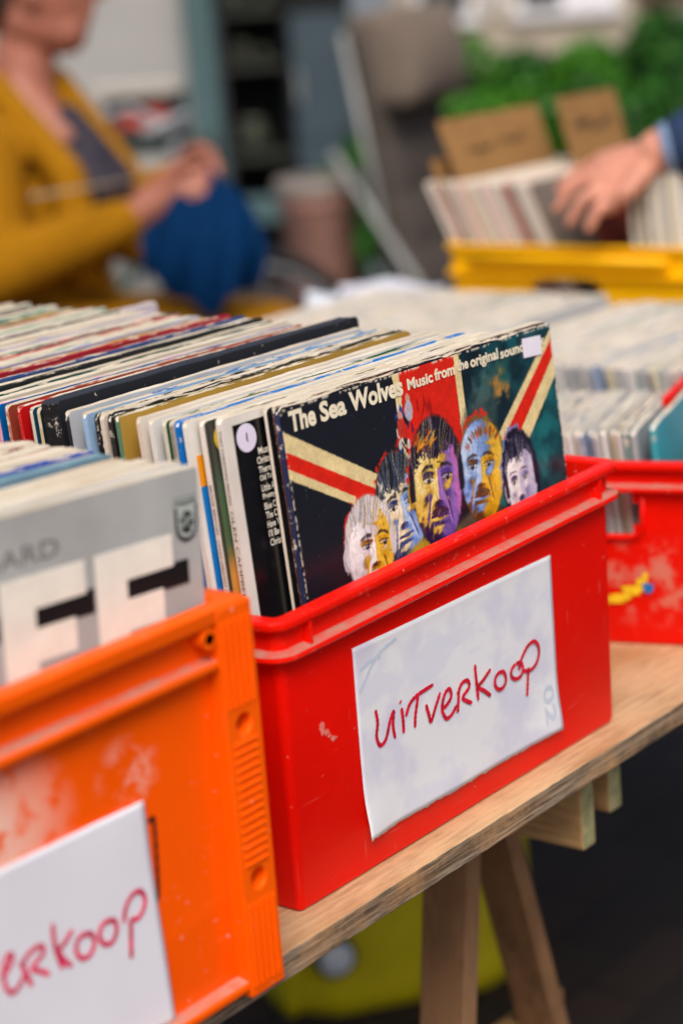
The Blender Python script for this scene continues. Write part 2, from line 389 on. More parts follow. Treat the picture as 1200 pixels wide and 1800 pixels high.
# ------------------------------------------------------------------ crates
def rr(hx, hy, r, z, seg=7):                  # rounded rectangle, counter-clockwise
    P = []; r = max(min(r, hx-.001, hy-.001), .0008)
    for cx, cy, a0 in ((hx-r, hy-r, 0), (-hx+r, hy-r, 90), (-hx+r, -hy+r, 180), (hx-r, -hy+r, 270)):
        for k in range(seg+1):
            a = R(a0+90*k/seg); P.append((cx+r*math.cos(a), cy+r*math.sin(a), z))
    return P
def loft(bm, rings, closed=False, mi=None):
    vr = [[bm.verts.new(p) for p in r] for r in rings]; n = len(vr[0]); m = len(vr)
    for i in range(m if closed else m-1):
        for k in range(n):
            f = bm.faces.new((vr[i][k], vr[i][(k+1) % n], vr[(i+1) % m][(k+1) % n], vr[(i+1) % m][k])); f.smooth = True
            if mi: f.material_index = mi[i]
    return vr
def crate(name, label, loc, rotz, W, D, H, rz, mat, dust, rad=.034, cut=None, ribs=True, group=None, bot=-.0105, cat='crate'):
    t = thing(name, label, cat, loc, rotz, group)
    hx, hy = W/2, D/2
    def ring(o, z): return rr(hx+o, hy+o, rad+o, z)
    bm = bmesh.new()
    vr = loft(bm, [ring(bot-.006, 0), ring(bot-.0018, .0012), ring(bot, .0055), ring(-.0085, rz-.0005), ring(-.0120, rz-.0005), ring(bot-.0035, .008), ring(bot-.010, .004)])
    bm.faces.new(vr[0]); bm.faces.new(vr[-1])
    o = bm_obj('bin', bm, mat, t)
    if cut:                                    # hand hole: (side, centre, half width, z0, z1)
        for side, c, hw, z0, z1 in cut:
            bm = bmesh.new()
            a, s = (-hx, 1) if side == 'x-' else (hx, 1)
            if side == 'x-': box(bm, -hx-.03, c-hw, z0, -hx+.05, c+hw, z1)
            else: box(bm, c-hw, -hy-.03, z0, c+hw, -hy+.05, z1)
            bmesh.ops.bevel(bm, geom=[e for e in bm.edges if (abs(e.verts[0].co.x-e.verts[1].co.x) > .07 if side == 'x-' else abs(e.verts[0].co.y-e.verts[1].co.y) > .07)], offset=.009, segments=4, affect='EDGES')
            k = bm_obj('cutter', bm, mat); k.parent = t; k.matrix_parent_inverse = Matrix.Identity(4)
            md = o.modifiers.new('b', 'BOOLEAN'); md.operation = 'DIFFERENCE'; md.object = k; md.solver = 'EXACT'
            bake(o, 'bin'); bpy.data.objects.remove(k)
    auto_smooth(o, 38)
    prof = [(-.0083, rz), (.0006, rz), (.0017, rz+.0014), (.0014, rz+.0044), (-.0070, rz+.0062), (-.0070, H-.0062), (-.0001, H-.0062), (.0006, H-.0046), (.0002, H-.0014), (-.0014, H), (-.0108, H), (-.0124, H-.0016), (-.0124, rz)]
    bm = bmesh.new(); loft(bm, [ring(o_, z) for o_, z in prof], True, [1 if i == 3 else 0 for i in range(len(prof))])
    if ribs:
        for sx in (-1, 1):
            for sy in (-1, 1):
                x = sx*(hx-max(rad, .031)-.001); box(bm, x-.0012, sy*(hy-.0072), rz+.0055, x+.0012, sy*(hy-.0004), H-.0060)
                y = sy*(hy-max(rad, .031)-.001); box(bm, sx*(hx-.0072), y-.0012, rz+.0055, sx*(hx-.0004), y+.0012, H-.0060)
    o = bm_obj('rim', bm, [RED_RIM if mat is RED else mat, dust], t); auto_smooth(o, 38)
    return t
RW, RD, RH = .4105, .62, .2056
red = crate('record_crate', 'red plastic crate behind the front white paper sign, sharp in the middle of the table', (RW/2, RD/2, T), 0, RW, RD, RH, .1780, RED, RED_DUST, .016, group='plastic crates of records')
for ch in red.children:                       # the old crate has warped: its right end stands a little higher
    for v in ch.data.vertices: v.co.z += .0050*(v.co.x/(RW/2))*max(0, v.co.z)/.2
# the paper sign on it
sg = thing('paper_sign', 'white paper sign reading UITVERKOOP whole, taped to the red crate', 'sign', (0, 0, T), 0, 'handwritten paper signs')
FY = .0085
def curl(x, z):
    d1 = math.hypot(x-.0802, z-.0250); d2 = math.hypot(x-.3179, z-.0227)
    return .0003+.0034*math.exp(-(d1/.022)**2)+.0022*math.exp(-(d2/.026)**2)+.0009*math.exp(-((z-.022)/.020)**2)*(1+math.sin(x*46))*.6+.00035*(1+math.sin(x*31+z*22))
paper('paper', (.0799, .1600), (.3164, .1595), (.0802, .0250), (.3179, .0227), FY, curl, .0022, GHOST, sg)
fn = lambda u, v: (u/1000, FY-curl(u/1000, v/1000)-.0005, v/1000)
UIT = [[(99.6,108.3),(101.0,98.8),(98.8,89.6),(102.0,82.4),(108.5,84.5),(114.5,96),(119.2,101.8)],[(119.2,101.8),(117.2,91.4),(118.6,81.7)],
[(127.5,100.5),(128.3,92.4),(128.2,82.1)],[(126.2,105.6),(127.3,104.3)],[(146.5,103.3),(142.1,90.4),(140.8,81.8)],[(131.5,93.0),(137,100.5),(146.5,103.9),(164.2,105.4)],
[(154.4,94.2),(157,86),(159.0,80.2),(165,88.5),(171.5,97.4)],[(171.0,84.8),(178,86.0),(183.9,90.5),(182.0,96.6),(176.0,93.8),(172.4,84.9),(176.5,76.6),(183,77.2),(189.5,82)],
[(190.2,76.2),(191.8,84),(193.1,92.3)],[(191.0,88.8),(197,95.5),(204.5,95.5),(205.5,90.0),(197.2,85.3),(202,81),(208.0,77.6)],[(214.4,104.2),(215.0,90),(215.9,76.9)],[(233.5,94.8),(224,90),(216.9,86.6),(224,81.5),(231.5,75.3)],
[(245.0,89.2),(239.5,87.0),(237.6,82.0),(241.4,76.9),(247.5,76.2),(251.8,80.5),(250.0,87.2),(244.4,89.0)],[(265.0,88.6),(260,86),(258.9,81.3),(264,77.4),(270.5,77.2),(274.6,81.2),(272.6,87.2),(265.8,88.8)],
[(281.6,80.8),(279.6,70),(277.7,59.7)],[(268.7,82.6),(274,90.6),(282.0,96.8),(290.5,98.2),(296.2,93),(296.0,85.6),(290.8,79.6),(282.5,78.0),(274.5,80.6)]]
strokes([[(.9923*a-.43, b+3.1) for a, b in q] for q in UIT], fn, INK_RED, sg, 3.0)
gf = lambda u, v: (u/1000, FY-curl(u/1000, v/1000)-.0002, v/1000)
strokes([[(84,128),(104,147),(126,153)],[(86,143),(96,146),(108,146)]], gf, INK_GHOST, sg, 2.6, 'faint_print', False)
lettering([('02', .02, 0, 0, 30, 14)], lambda u, v: ((297+v)/1000, FY-curl((297+v)/1000, (62-u)/1000)-.0003, (62-u)/1000), INK_GHOST, sg, 'faint_lettering')
# glue remains beside the paper
V, F = [], []
for cx, cz, rx, rz_ in ((44.5, 117, 3.2, 5.2), (48.5, 113, 3.2, 2.8), (55, 106.5, 3.6, 2.2), (51, 109.5, 2.2, 1.6)):
    o_ = len(V); n = 14
    V += [((cx+rx*math.cos(2*math.pi*k/n)*random.uniform(.5, 1.15))/1000, FY+.0004, (cz+rz_*math.sin(2*math.pi*k/n)*random.uniform(.5, 1.15))/1000) for k in range(n)]; F.append(tuple(range(o_, o_+n)))
g = raw_mesh('glue_mark', V, F, plain('old_glue', (226, 120, 110), .7, .2, 200), red); g.location = (-RW/2, -RD/2, 0)

# orange crate, standing proud of the table edge
OX0, OX1, OY0, OH, OD = -.4570, -.0565, -.0300, .2480, .38
orc = thing('record_crate', 'orange plastic crate with ribbed corner post and holes, at the lower left', 'crate', ((OX0+OX1)/2, OY0+OD/2, T), 0, 'plastic crates of records')
hx, hy = (OX1-OX0)/2, OD/2
def oring(o, z): return rr(hx+o, hy+o, .006, z, 3)
bm = bmesh.new()
vr = loft(bm, [oring(-.016, .0), oring(-.0105, .003), oring(-.0105, .2345), oring(-.0125, .2345), oring(-.0125, .006), oring(-.02, .004)]); bm.faces.new(vr[0]); bm.faces.new(vr[-1])
orc_bin = o = bm_obj('bin', bm, ORANGE_PANEL, orc); auto_smooth(o, 40)
bm = bmesh.new()
loft(bm, [oring(a, b) for a, b in ((-.0106, .2310), (-.0008, .2310), (0, .2320), (0, .2403), (-.0012, .2415), (-.0118, .2415), (-.0128, .2403), (-.0128, .2310))], True)
bm2 = bm; o = bm_obj('rim', bm, ORANGE, orc); auto_smooth(o, 40); bevel(o, .0006, 2)
bm = bmesh.new()
loft(bm, [oring(a, b) for a, b in ((-.0106, .2040), (-.0012, .2040), (-.0006, .2050), (-.0006, .2085), (-.0014, .2097), (-.0106, .2107))], True, [0, 0, 0, 0, 1, 0])
o = bm_obj('upper_ridge', bm, [ORANGE, ORANGE_DUST], orc); auto_smooth(o, 40)
bm = bmesh.new()
loft(bm, [oring(a, b) for a, b in ((-.0150, .0005), (-.0020, .0005), (-.0008, .0018), (-.0008, .0052), (-.0020, .0064), (-.0106, .0078))], True, [0, 0, 0, 0, 1, 0])
o = bm_obj('base_ridge', bm, [ORANGE, ORANGE_DUST], orc); auto_smooth(o, 40)
for sx in (-1, 1):
    for sy in (-1, 1):
        PW = .0292
        bm = bmesh.new(); x1 = sx*(hx+.0004); x0 = sx*(hx-PW)
        box(bm, min(x0, x1), min(sy*(hy+.0006), sy*(hy-.0118)), -.0045, max(x0, x1), max(sy*(hy+.0006), sy*(hy-.0118)), .2402)
        o = bm_obj('corner_post', bm, ORANGE, orc)
        if sy < 0:
            bm = bmesh.new()
            for z in (.1663, .0687):
                bmesh.ops.create_cone(bm, cap_ends=True, segments=24, radius1=.0062, radius2=.0062, depth=.070, matrix=Matrix.Translation((sx*(hx-.0142), -hy-.001, z)) @ Matrix.Rotation(R(90), 4, 'X'))
            k = bm_obj('cutter', bm, ORANGE); k.parent = orc
            md = o.modifiers.new('b', 'BOOLEAN'); md.object = k; md.operation = 'DIFFERENCE'; md.solver = 'EXACT'
            bm = bmesh.new(); bevel(o, .0016, 2)
            bake(o)
            mb = orc_bin.modifiers.new('b', 'BOOLEAN'); mb.object = k; mb.operation = 'DIFFERENCE'; mb.solver = 'EXACT'; bake(orc_bin, 'bin'); auto_smooth(orc_bin, 40)
            bpy.data.objects.remove(k); bm.free()
            bm = bmesh.new(); y0, y1 = -hy-.0021, -hy+.0002
            xs = [sx*(hx-.0252)+sx*.0052*i for i in range(5)]
            for x in xs:
                box(bm, x-.0010, y0, .178, x+.0010, y1, .231); box(bm, x-.0010, y0, .002, x+.0010, y1, .0550)
            for i in range(15):
                z = .0790+i*.0054; a, b = sorted((sx*(hx-.0250), sx*(hx-.0050))); box(bm, a, y0, z, b, y1, z+.0019)
            r_ = bm_obj('grip_ribs', bm, ORANGE, o); bevel(r_, .0006, 2)
    bm = bmesh.new()
    pts = [(sx*(hx-PW-.0065), -hy+.0001-.0012*0, .2185)]
    bmesh.ops.create_cone(bm, cap_ends=False, segments=20, radius1=.0062, radius2=.0062, depth=.010, matrix=Matrix.Translation((sx*(hx-PW-.0065), -hy+.0052, .2245)) @ Matrix.Rotation(R(90), 4, 'X'))
    bmesh.ops.create_cone(bm, cap_ends=False, segments=20, radius1=.0034, radius2=.0034, depth=.010, matrix=Matrix.Translation((sx*(hx-PW-.0065), -hy+.0052, .2245)) @ Matrix.Rotation(R(90), 4, 'X'))
    bm.verts.ensure_lookup_table(); vs = bm.verts
    for k in range(20):
        pass
    bmesh.ops.bridge_loops(bm, edges=[e for e in bm.edges if all(v.co.y < -hy+.0005 for v in e.verts)])
    bm_obj('pin_socket', bm, ORANGE, orc, smooth=False)
og = thing('paper_sign', 'white paper sign on the orange crate, its writing running out of the picture', 'sign', (0, 0, T), 0, 'handwritten paper signs')
PY = OY0+.0105
def curl2(x, z): return .0016+.0016*math.exp(-(math.hypot(x+.1506, z-.1467)/.03)**2)+.0005*(1+math.sin(x*40+z*30))
paper('paper', (-.395, .1500), (-.1506, .1467), (-.396, .012), (-.1428, .0066), PY, curl2, .001, PAPER, og)
fn2 = lambda u, v: (u/1000, PY-curl2(u/1000, v/1000)-.0005, v/1000)
sh = [[(a-470.2+2, b) for a, b in s] for s in UIT[:7]]
VK = [[(-270.6,89.7),(-266,91.0),(-261.3,95.5),(-261.8,99.5),(-265.8,97.5),(-267.8,90.5),(-267.6,82.9),(-263.4,77.5),(-256.9,80.8),(-252,86.5)],[(-256.1,92.3),(-253,84),(-250.1,75.2)],[(-255.2,90.1),(-249,94.5),(-241.0,95.0),(-240.0,90.2),(-248.5,85.3),(-243,81),(-237.3,76.4)],
[(-231.4,104),(-231.3,90.5),(-227.6,75.2)],[(-217.9,94.6),(-224,90),(-228.8,86.5),(-226,80),(-221.3,74.1)],[(-209.7,88.9),(-215.0,87),(-216.9,81),(-213.5,75.4),(-207.4,75.0),(-203.4,80.5),(-205.0,86.5),(-210.8,88.4)],[(-191.2,89.1),(-197,87.5),(-199.2,82),(-196.1,76.2),(-190.0,75.4),(-186.2,80.5),(-187.4,87.0),(-193.2,88.9)],
[(-174.7,82.6),(-176,72),(-177.6,59.4)],[(-180.4,82.4),(-177.5,90.5),(-172.0,95.4),(-166.0,95.9),(-162.4,91.6),(-163.0,85.5),(-168.7,80.6),(-174.8,82.0)]]
for part_ in (sh, VK): strokes([[(a+4.6, b+.3) for a, b in q] for q in part_], fn2, INK_PINK, og, 3.0)
strokes([[(-141.6,133.5),(-142.5,112),(-144.0,92),(-145.5,84),(-149,80)],[(-146.5,131.5),(-141,133)]], lambda u, v: (u/1000-(OX0+OX1)/2, PY-.0009-OY0-OD/2, v/1000), INK_BLACK, orc, 2.4, 'marker_line')

# second red crate turned at an angle, and two grey crates of singles behind it
A2 = R(17.7); C2 = (.669, .165)
red2 = crate('record_crate', 'small red plastic crate with torn sticker remains, turned at an angle at the right edge', (C2[0], C2[1], T), A2, .26, .38, .1655, .140, RED2, RED_DUST, .026, cut=[('x-', .006, .058, .100, .1375)], group='plastic crates of records')
bm = bmesh.new()
for p in ([(-.1235, -.052, .139), (-.1235, -.052, .107), (-.1235, -.047, .1005), (-.1235, -.040, .0985), (-.1235, .050, .0985), (-.1235, .057, .1005), (-.1235, .064, .107), (-.1235, .064, .139)],): tube(bm, p, .0024, 6)
bm_obj('hand_hole_edge', bm, RED, red2)
V, F = [], []
def blot(cy, cz, ry, rz_, x=-.1222):
    o_ = len(V); n = 12
    V.extend([(x-.0002*(cz-.03)/.03, cy+ry*math.cos(2*math.pi*k/n)*random.uniform(.6, 1.1), cz+rz_*math.sin(2*math.pi*k/n)*random.uniform(.6, 1.1)) for k in range(n)]); F.append(tuple(range(o_, o_+n)))
def blots(name, m, L):
    global V, F
    V, F = [], []
    for b in L: blot(*b)
    raw_mesh(name, V, F, m, red2)
blots('yellow_sticker_scrap', plain('yellow_sticker', (236, 196, 30), .6, .2, 100), [(-.020, .0405, .017, .0028), (-.030, .0445, .013, .0040), (-.040, .0510, .011, .0058), (-.048, .0585, .006, .0050), (-.052, .0640, .003, .0040)])
blots('blue_sticker_scrap', plain('blue_sticker', (0, 116, 190), .6, .2, 100), [(-.0545, .0535, .0065, .0060, -.1225)])
crate('singles_crate', 'low grey crate of singles between the small red crate and the yellow crate', (1.035, .265, T), 0, .40, .38, .150, .122, plain('grey_plastic', (120, 122, 124), .5), plain('grey_plastic_dust', (140, 138, 134), .8), .02, group='grey crates of singles')
crate('singles_crate', 'low grey crate of singles furthest back, in front of the white parcel', (1.035, .650, T), 0, .40, .38, .150, .122, bpy.data.materials['grey_plastic'], bpy.data.materials['grey_plastic_dust'], .02, group='grey crates of singles')
yel = crate('record_crate', 'yellow plastic crate of long records at the back right, a hand reaching in', (1.60, .6965, T), R(1.6), .36, .40, .2105, .168, YELLOW, YELLOW, .02, cut=[('x-', .005, .053, .118, .166)], ribs=False, group='plastic crates of records')
bm = bmesh.new(); tube(bm, [(-.1808, -.155, .191), (-.1808, .155, .191)], .0075, 10); bm_obj('rim_band', bm, YELLOW, yel)

# ------------------------------------------------------------------ record sleeves
def sleeve_mesh(wd, ht, t, rag=.0006, nx=46, seed=0, inner=True):
    rnd = random.Random(seed); V, F, MI = [], [], []
    xs = [0, .0008, .002, .004]+[wd*k/nx for k in range(1, nx)]+[wd-.004, wd-.002, wd-.0008, wd]; xs = sorted(set(round(x, 5) for x in xs))
    b = min(.0009, t*.28); drift = 0
    ph = [rnd.uniform(0, 6) for _ in range(4)]
    for x in xs:
        e = min(x, wd-x); cut = .0022*max(0, 1-e/.003)**2
        z = ht-cut+rag*(rnd.uniform(-.6, .4)+.6*math.sin(x*90+ph[0])); z2 = ht-cut+rag*(rnd.uniform(-.6, .4)+.6*math.sin(x*70+ph[1]))
        bow = .0012*math.sin(math.pi*x/wd)*math.sin(ph[2])
        dz = .0016 if inner else .0003
        for y, zz in ((0, z-.0009), (b*.35, z), (b, z-.0001), (b*1.2, z-dz), (t-b*1.2, z2-dz), (t-b, z2-.0001), (t-b*.35, z2), (t, z2-.0009), (t, ht*.5), (t, 0), (0, 0), (0, ht*.5)):
            bulge = bow if zz > ht*.3 else 0
            V.append((x, y+bulge, zz))
    m = 12; mi = [1, 1, 1, 3 if inner else 1, 1, 1, 1, 0, 0, 1, 0, 0]
    for i in range(len(xs)-1):
        for k in range(m):
            F.append((i*m+k, i*m+(k+1) % m, (i+1)*m+(k+1) % m, (i+1)*m+k)); MI.append(mi[k])
    F.append(tuple(range(m))[::-1]); MI.append(2); n = (len(xs)-1)*m; F.append(tuple(range(n, n+m))); MI.append(1)
    me = bpy.data.meshes.new('record_sleeve'); me.from_pydata(V, [], F); me.update()
    for q in MS: me.materials.append(q)
    me.polygons.foreach_set('material_index', MI)
    bm = bmesh.new(); bm.from_mesh(me); bmesh.ops.recalc_face_normals(bm, faces=bm.faces); bm.to_mesh(me); bm.free()
    return me
_lm = {}
def lp_mesh(t, v=0, wd=.315, ht=.315, rag=.0003):
    k = (round(t, 4), v, wd, ht)
    if k not in _lm: _lm[k] = sleeve_mesh(wd, ht, t, rag, seed=len(_lm)*7+3, inner=t < .012)
    return _lm[k]
def sleeve(me, loc, lean, yaw, tilt, cover, edge, spine, ink, label, group, name='record_sleeve', cat='record sleeve'):
    # loc = bottom left front corner; lean > 0 tips the top away from the buyer
    o = link(name, me, None, loc)
    o.rotation_euler = (Matrix.Rotation(yaw, 3, 'Z') @ Matrix.Rotation(-lean, 3, 'X') @ Matrix.Rotation(tilt, 3, 'Y')).to_euler()
    o['cover_colour'] = list(lin(cover)); o['edge_colour'] = list(lin(edge)); o['spine_colour'] = list(lin(spine)); o['edge_ink'] = float(ink)
    return tag(o, label, cat, group)
CREAM, WHITE, BLK, DKG, GRN, BLU, LBL, RD, PNK, OLV, GRY, BRN, TAN = (224, 212, 190), (238, 234, 226), (22, 22, 26), (30, 52, 44), (40, 104, 74), (0, 112, 190), (150, 186, 222), (196, 30, 30), (206, 130, 150), (150, 128, 60), (170, 170, 172), (120, 62, 48), (196, 168, 130)
GR = 'record sleeves in the red crate behind the whole sign'
LEAN = .078; FZ = T+.0059
def red_lp(x, ytop, t, cover, edge, spine, ink, label, v=0, wd=.315, ht=.315, lean=LEAN, dz=0, yaw=0, rag=.0003, name='record_sleeve', cat='record sleeve'):
    return sleeve(lp_mesh(t, v, wd, ht, rag), (x, ytop-math.sin(lean)*ht, FZ+dz), lean, yaw, 0, cover, edge, spine, ink, label, GR, name, cat)
front = red_lp(.0666, .0424, .0040, (20, 24, 34), (24, 28, 40), (40, 48, 88), .02, 'front record sleeve with white title lettering, painted portraits and red striped bands', yaw=-.0038, rag=.0009)
red_lp(.0690, .0466, .0034, (60, 34, 28), (70, 42, 36), (96, 58, 48), .06, 'dark brown spined record sleeve directly behind the painted portrait sleeve', 1)
smoke = red_lp(.0722, .0502, .0030, BLK, CREAM, (18, 18, 18), -.06, 'thin black spined record sleeve with worn white lettering behind the brown spined one', 2)
red_lp(.0672, .0533, .0026, BLK, WHITE, (232, 222, 206), -.08, 'thin black record sleeve with plain cream spine in front of the song list sleeve', 3)
lst = red_lp(.0308, .0590, .0056, (238, 230, 222), WHITE, (236, 228, 220), -.12, 'black sleeve with a white song list and round lilac price sticker', 4, rag=.0008)
brk = red_lp(.0230, .0672, .0046, (58, 62, 52), WHITE, (234, 222, 212), -.10, 'green and orange sleeve with a round yellow price sticker', 5)
org = red_lp(.0160, .0752, .0042, WHITE, WHITE, WHITE, -.12, 'white record sleeve with an orange and blue block beside the blue spined sleeve', 6)
red_lp(.0160, .0814, .0046, (0, 110, 188), (0, 116, 196), (0, 112, 196), .10, 'bright blue record sleeve with thick blue top edge', 7)
red_lp(.0155, .0872, .0030, (206, 198, 186), CREAM, (150, 140, 130), -.02, 'cream record sleeve with small dark spine print between the bright blue and deep green ones', 8)
grn = red_lp(.0150, .0925, .0034, (20, 92, 52), (26, 84, 56), (220, 210, 190), -.02, 'deep green record sleeve with a cream spine', 9)
wht = red_lp(.0145, .1035, .0040, (226, 224, 222), WHITE, (234, 228, 218), -.12, 'plain white record sleeve with two tiny brown marks on its front', 10)
red_lp(.0145, .1145, .0036, (230, 220, 208), CREAM, (226, 208, 188), -.06, 'cream record sleeve with a softened tan corner next to the golden one', 11)
gld = red_lp(.0140, .1325, .0040, (176, 140, 60), (132, 112, 62), (96, 132, 104), .03, 'golden brown record sleeve with a green spine', 12)
dot = red_lp(.0140, .1395, .0038, (30, 28, 30), (34, 36, 34), (50, 46, 46), .05, 'black record sleeve with ragged white print on its spine behind the golden one', 13, rag=.001)
red_lp(.0140, .1470, .0034, (216, 204, 188), CREAM, (222, 208, 192), -.05, 'pale tan record sleeve between two black spined ones', 14)
blk = red_lp(.0140, .1525, .0030, (24, 24, 26), (40, 46, 44), (26, 26, 28), .0, 'black record sleeve with a column of white dots on its edge', 15)
red_lp(.0140, .1625, .0040, LBL, (64, 118, 178), (156, 190, 226), -.03, 'powder blue record sleeve with worn white top edge', 16)
gry = red_lp(.0140, .1790, .0036, (186, 190, 194), (200, 196, 212), (40, 40, 44), -.08, 'silver grey record sleeve with black and white spine in front of the thick black box', 17)
red_lp(.0160, .1905, .0160, (34, 36, 42), (48, 52, 62), (26, 28, 30), .45, 'thick black box set standing taller than the sleeves around it', 18, .324, .321, rag=.00025, name='record_box_set', cat='record box')
red_lp(.0150, .2075, .0030, (24, 40, 40), (32, 60, 60), (210, 190, 150), -.02, 'dark sleeve with a tan spine directly behind the thick black box', 19)
red_lp(.0150, .2145, .0030, (12, 70, 96), (50, 110, 140), (216, 206, 186), -.03, 'petrol blue record sleeve with cream spine beside the red one', 20)
rdd = red_lp(.0145, .2260, .0032, (190, 16, 20), (178, 40, 36), (206, 40, 36), -.01, 'bright red record sleeve with a yellow ring printed on it', 21)
red_lp(.0145, .2380, .0032, (150, 62, 44), (160, 88, 70), (186, 120, 96), -.03, 'rust brown record sleeve with scuffed spine behind the red one', 22)
blp = red_lp(.0145, .2480, .0032, (0, 96, 170), (222, 170, 190), (228, 160, 186), -.04, 'blue record sleeve with a pink spine behind the rust brown one', 23)
kinds = [('pale cream', CREAM, -.10), ('off white', WHITE, -.14), ('dark green', (34, 70, 58), .09), ('dusty pink', (196, 96, 108), .05), ('black', (34, 38, 36), .12), ('off white', WHITE, -.12), ('mint green', (120, 176, 150), -.03), ('pale cream', CREAM, -.08), ('brick red', (190, 84, 66), .05), ('off white', WHITE, -.14), ('sea green', (60, 128, 108), .04), ('tan', TAN, -.02), ('lavender', (176, 170, 206), -.03), ('dark blue', (44, 74, 128), .06), ('pale cream', CREAM, -.06), ('crimson', (160, 30, 44), .09), ('charcoal', (52, 54, 56), .10), ('mustard', (190, 150, 60), .03), ('off white', WHITE, -.1), ('teal', (40, 110, 116), .05)]
y = .2560; i = 0; rnd = random.Random(4)
while y < .585:
    nm, c, ink = kinds[(i*7+i//3) % len(kinds)]
    last = False
    if .4470 < y < .4545: y = .4545
    t = rnd.choice((.0028, .0035, .0042, .0055))
    red_lp(.0145+rnd.uniform(0, .012), y, t, tuple(int(q*.9) for q in c), c, tuple(int(q*.95) for q in c), ink, 'record sleeve with %s top edge packed in the back half of the red crate' % nm, 30+i % 7, ht=.315 if not last else .319, lean=LEAN+rnd.uniform(-.006, .006), dz=rnd.choice((0, 0, .0008, .0015, .003)))
    y += t+rnd.choice((.0004, .0008, .0015, .0034)); i += 1
red_lp(.068, .4475, .006, (206, 196, 206), (196, 176, 196), (220, 200, 196), -.04, 'tall lilac edged record sleeve standing out near the back right of the red crate', 40, ht=.3165)

# --- the painted front of the front sleeve: original portraits in thick colour, kept as a colour attribute
def painter(n, size):
    u = np.linspace(0, size, n)[None, :].repeat(n, 0); v = np.linspace(0, size, n)[:, None].repeat(n, 1)
    rs = np.random.RandomState(3)
    def vn(cell, sx=1.0, sy=1.0):
        gx, gy = int(size/(cell*sx))+3, int(size/(cell*sy))+3; g = rs.rand(gy, gx)
        x, y = u/(cell*sx), v/(cell*sy); xi, yi = x.astype(int), y.astype(int); fx, fy = x-xi, y-yi
        fx = fx*fx*(3-2*fx); fy = fy*fy*(3-2*fy)
        return (g[yi, xi]*(1-fx)+g[yi, xi+1]*fx)*(1-fy)+(g[yi+1, xi]*(1-fx)+g[yi+1, xi+1]*fx)*fy
    img = np.zeros((n, n, 3)); img[:] = (22, 26, 36)
    w1, w2, w3, w4 = vn(7)-.5, vn(7)-.5, vn(2.2)-.5, vn(2.2)-.5
    U, Vv = u+w1*1.6+w3*1.0, v+w2*1.6+w4*1.0
    def put(mask, c, a=1.0):
        m = (np.clip(mask, 0, 1)*a)[..., None]; img[:] = img*(1-m)+np.array(c)*m
    def inpoly(P, UU, VV):
        ins = np.zeros(UU.shape, bool); k = len(P)
        for i in range(k):
            (x0, y0), (x1, y1) = P[i], P[(i+1) % k]
            c = ((y0 > VV) != (y1 > VV)); 
            with np.errstate(divide='ignore', invalid='ignore'): ins ^= c & (UU < (x1-x0)*(VV-y0)/((y1-y0) if y1 != y0 else 1e-9)+x0)
        return ins.astype(float)
    def poly(P, c, a=1.0, clean=False): put(inpoly(P, u if clean else U, v if clean else Vv), c, a)
    def ell(cx, cy, rx, ry, c, a=1.0, rot=0, soft=.12, UU=None, VV=None):
        UU = U if UU is None else UU; VV = Vv if VV is None else VV
        dx, dy = UU-cx, VV-cy; cr_, sr = math.cos(rot), math.sin(rot)
        d = np.sqrt(((dx*cr_+dy*sr)/rx)**2+((-dx*sr+dy*cr_)/ry)**2); put((1+soft-d)/(2*soft), c, a)
    # backdrop: night blue on the left, teal smoke on the right
    tex = vn(26)*.55+vn(11)*.3+vn(5)*.15
    right = np.clip((u-196)/6, 0, 1)
    put(right, (14, 44, 54)); put(right*np.clip((tex-.42)*4, 0, 1), (18, 96, 104), .75); put(right*np.clip((.44-tex)*5, 0, 1), (10, 24, 36), .8)
    put(right*np.clip((tex-.60)*6, 0, 1)*(v < 268), (30, 128, 128), .5)
    # stripes in red and cream
    C_, R_ = (226, 206, 152), (214, 34, 18)
    poly([(118.5, 320), (126.5, 320), (124.5, 240), (120.5, 240)], C_, 1, True); poly([(126.3, 320), (190.4, 320), (188, 240), (124, 240)], R_, 1, True); poly([(190.3, 320), (196.6, 320), (198.3, 246), (189, 246)], C_, 1, True)
    poly([(-2, 302), (-2, 288), (100, 233), (100, 246)], C_, 1, True); poly([(-2, 289), (-2, 276), (100, 221), (100, 235)], R_, 1, True); poly([(-2, 277.5), (-2, 270.5), (100, 217), (100, 223)], C_, 1, True)
    poly([(318, 314), (318, 304), (245, 240), (229, 245)], C_, 1, True); poly([(318, 307), (318, 291), (255, 238), (238, 243)], R_, 1, True); poly([(318, 294), (318, 279), (266, 232), (252, 236)], C_, 1, True)
    # smoke and a glow
    for cx, cy, r_, c, a in ((212, 268, 14, (60, 84, 84), .7), (222, 280, 15, (92, 116, 110), .6), (236, 292, 12, (70, 110, 104), .6), (204, 256, 12, (54, 70, 74), .7), (243, 284, 7, (206, 132, 50), .75), (240, 277, 5, (220, 160, 70), .6), (250, 292, 8, (40, 90, 84), .5), (228, 264, 10, (44, 70, 70), .6)):
        ell(cx, cy, r_, r_*.8, c, a, .5, .5, u+w1*14+w3*5, v+w2*14+w4*5)
    # small far figures as dabs of colour
    for k in range(46):
        cx, cy = rs.uniform(116, 134), rs.uniform(252, 292); c = [(24, 34, 84), (40, 60, 130), (206, 40, 26), (220, 214, 214), (20, 22, 34)][rs.randint(5)]
        ell(cx, cy, rs.uniform(.8, 2.2), rs.uniform(2.5, 6), c, .9, rs.uniform(-.5, .5), .2)
    for cx, cy in ((122, 286), (132, 296)): ell(cx, cy, 2.6, 3.2, (206, 150, 130)); ell(cx, cy-9, 4.6, 7, (196, 44, 30) if cx < 126 else (190, 190, 205), .9)
    for k in range(14): ell(rs.uniform(140, 160), rs.uniform(268, 290), rs.uniform(.6, 1.2), rs.uniform(3, 7), (150, 16, 14), .8, rs.uniform(-.8, .8), .3)
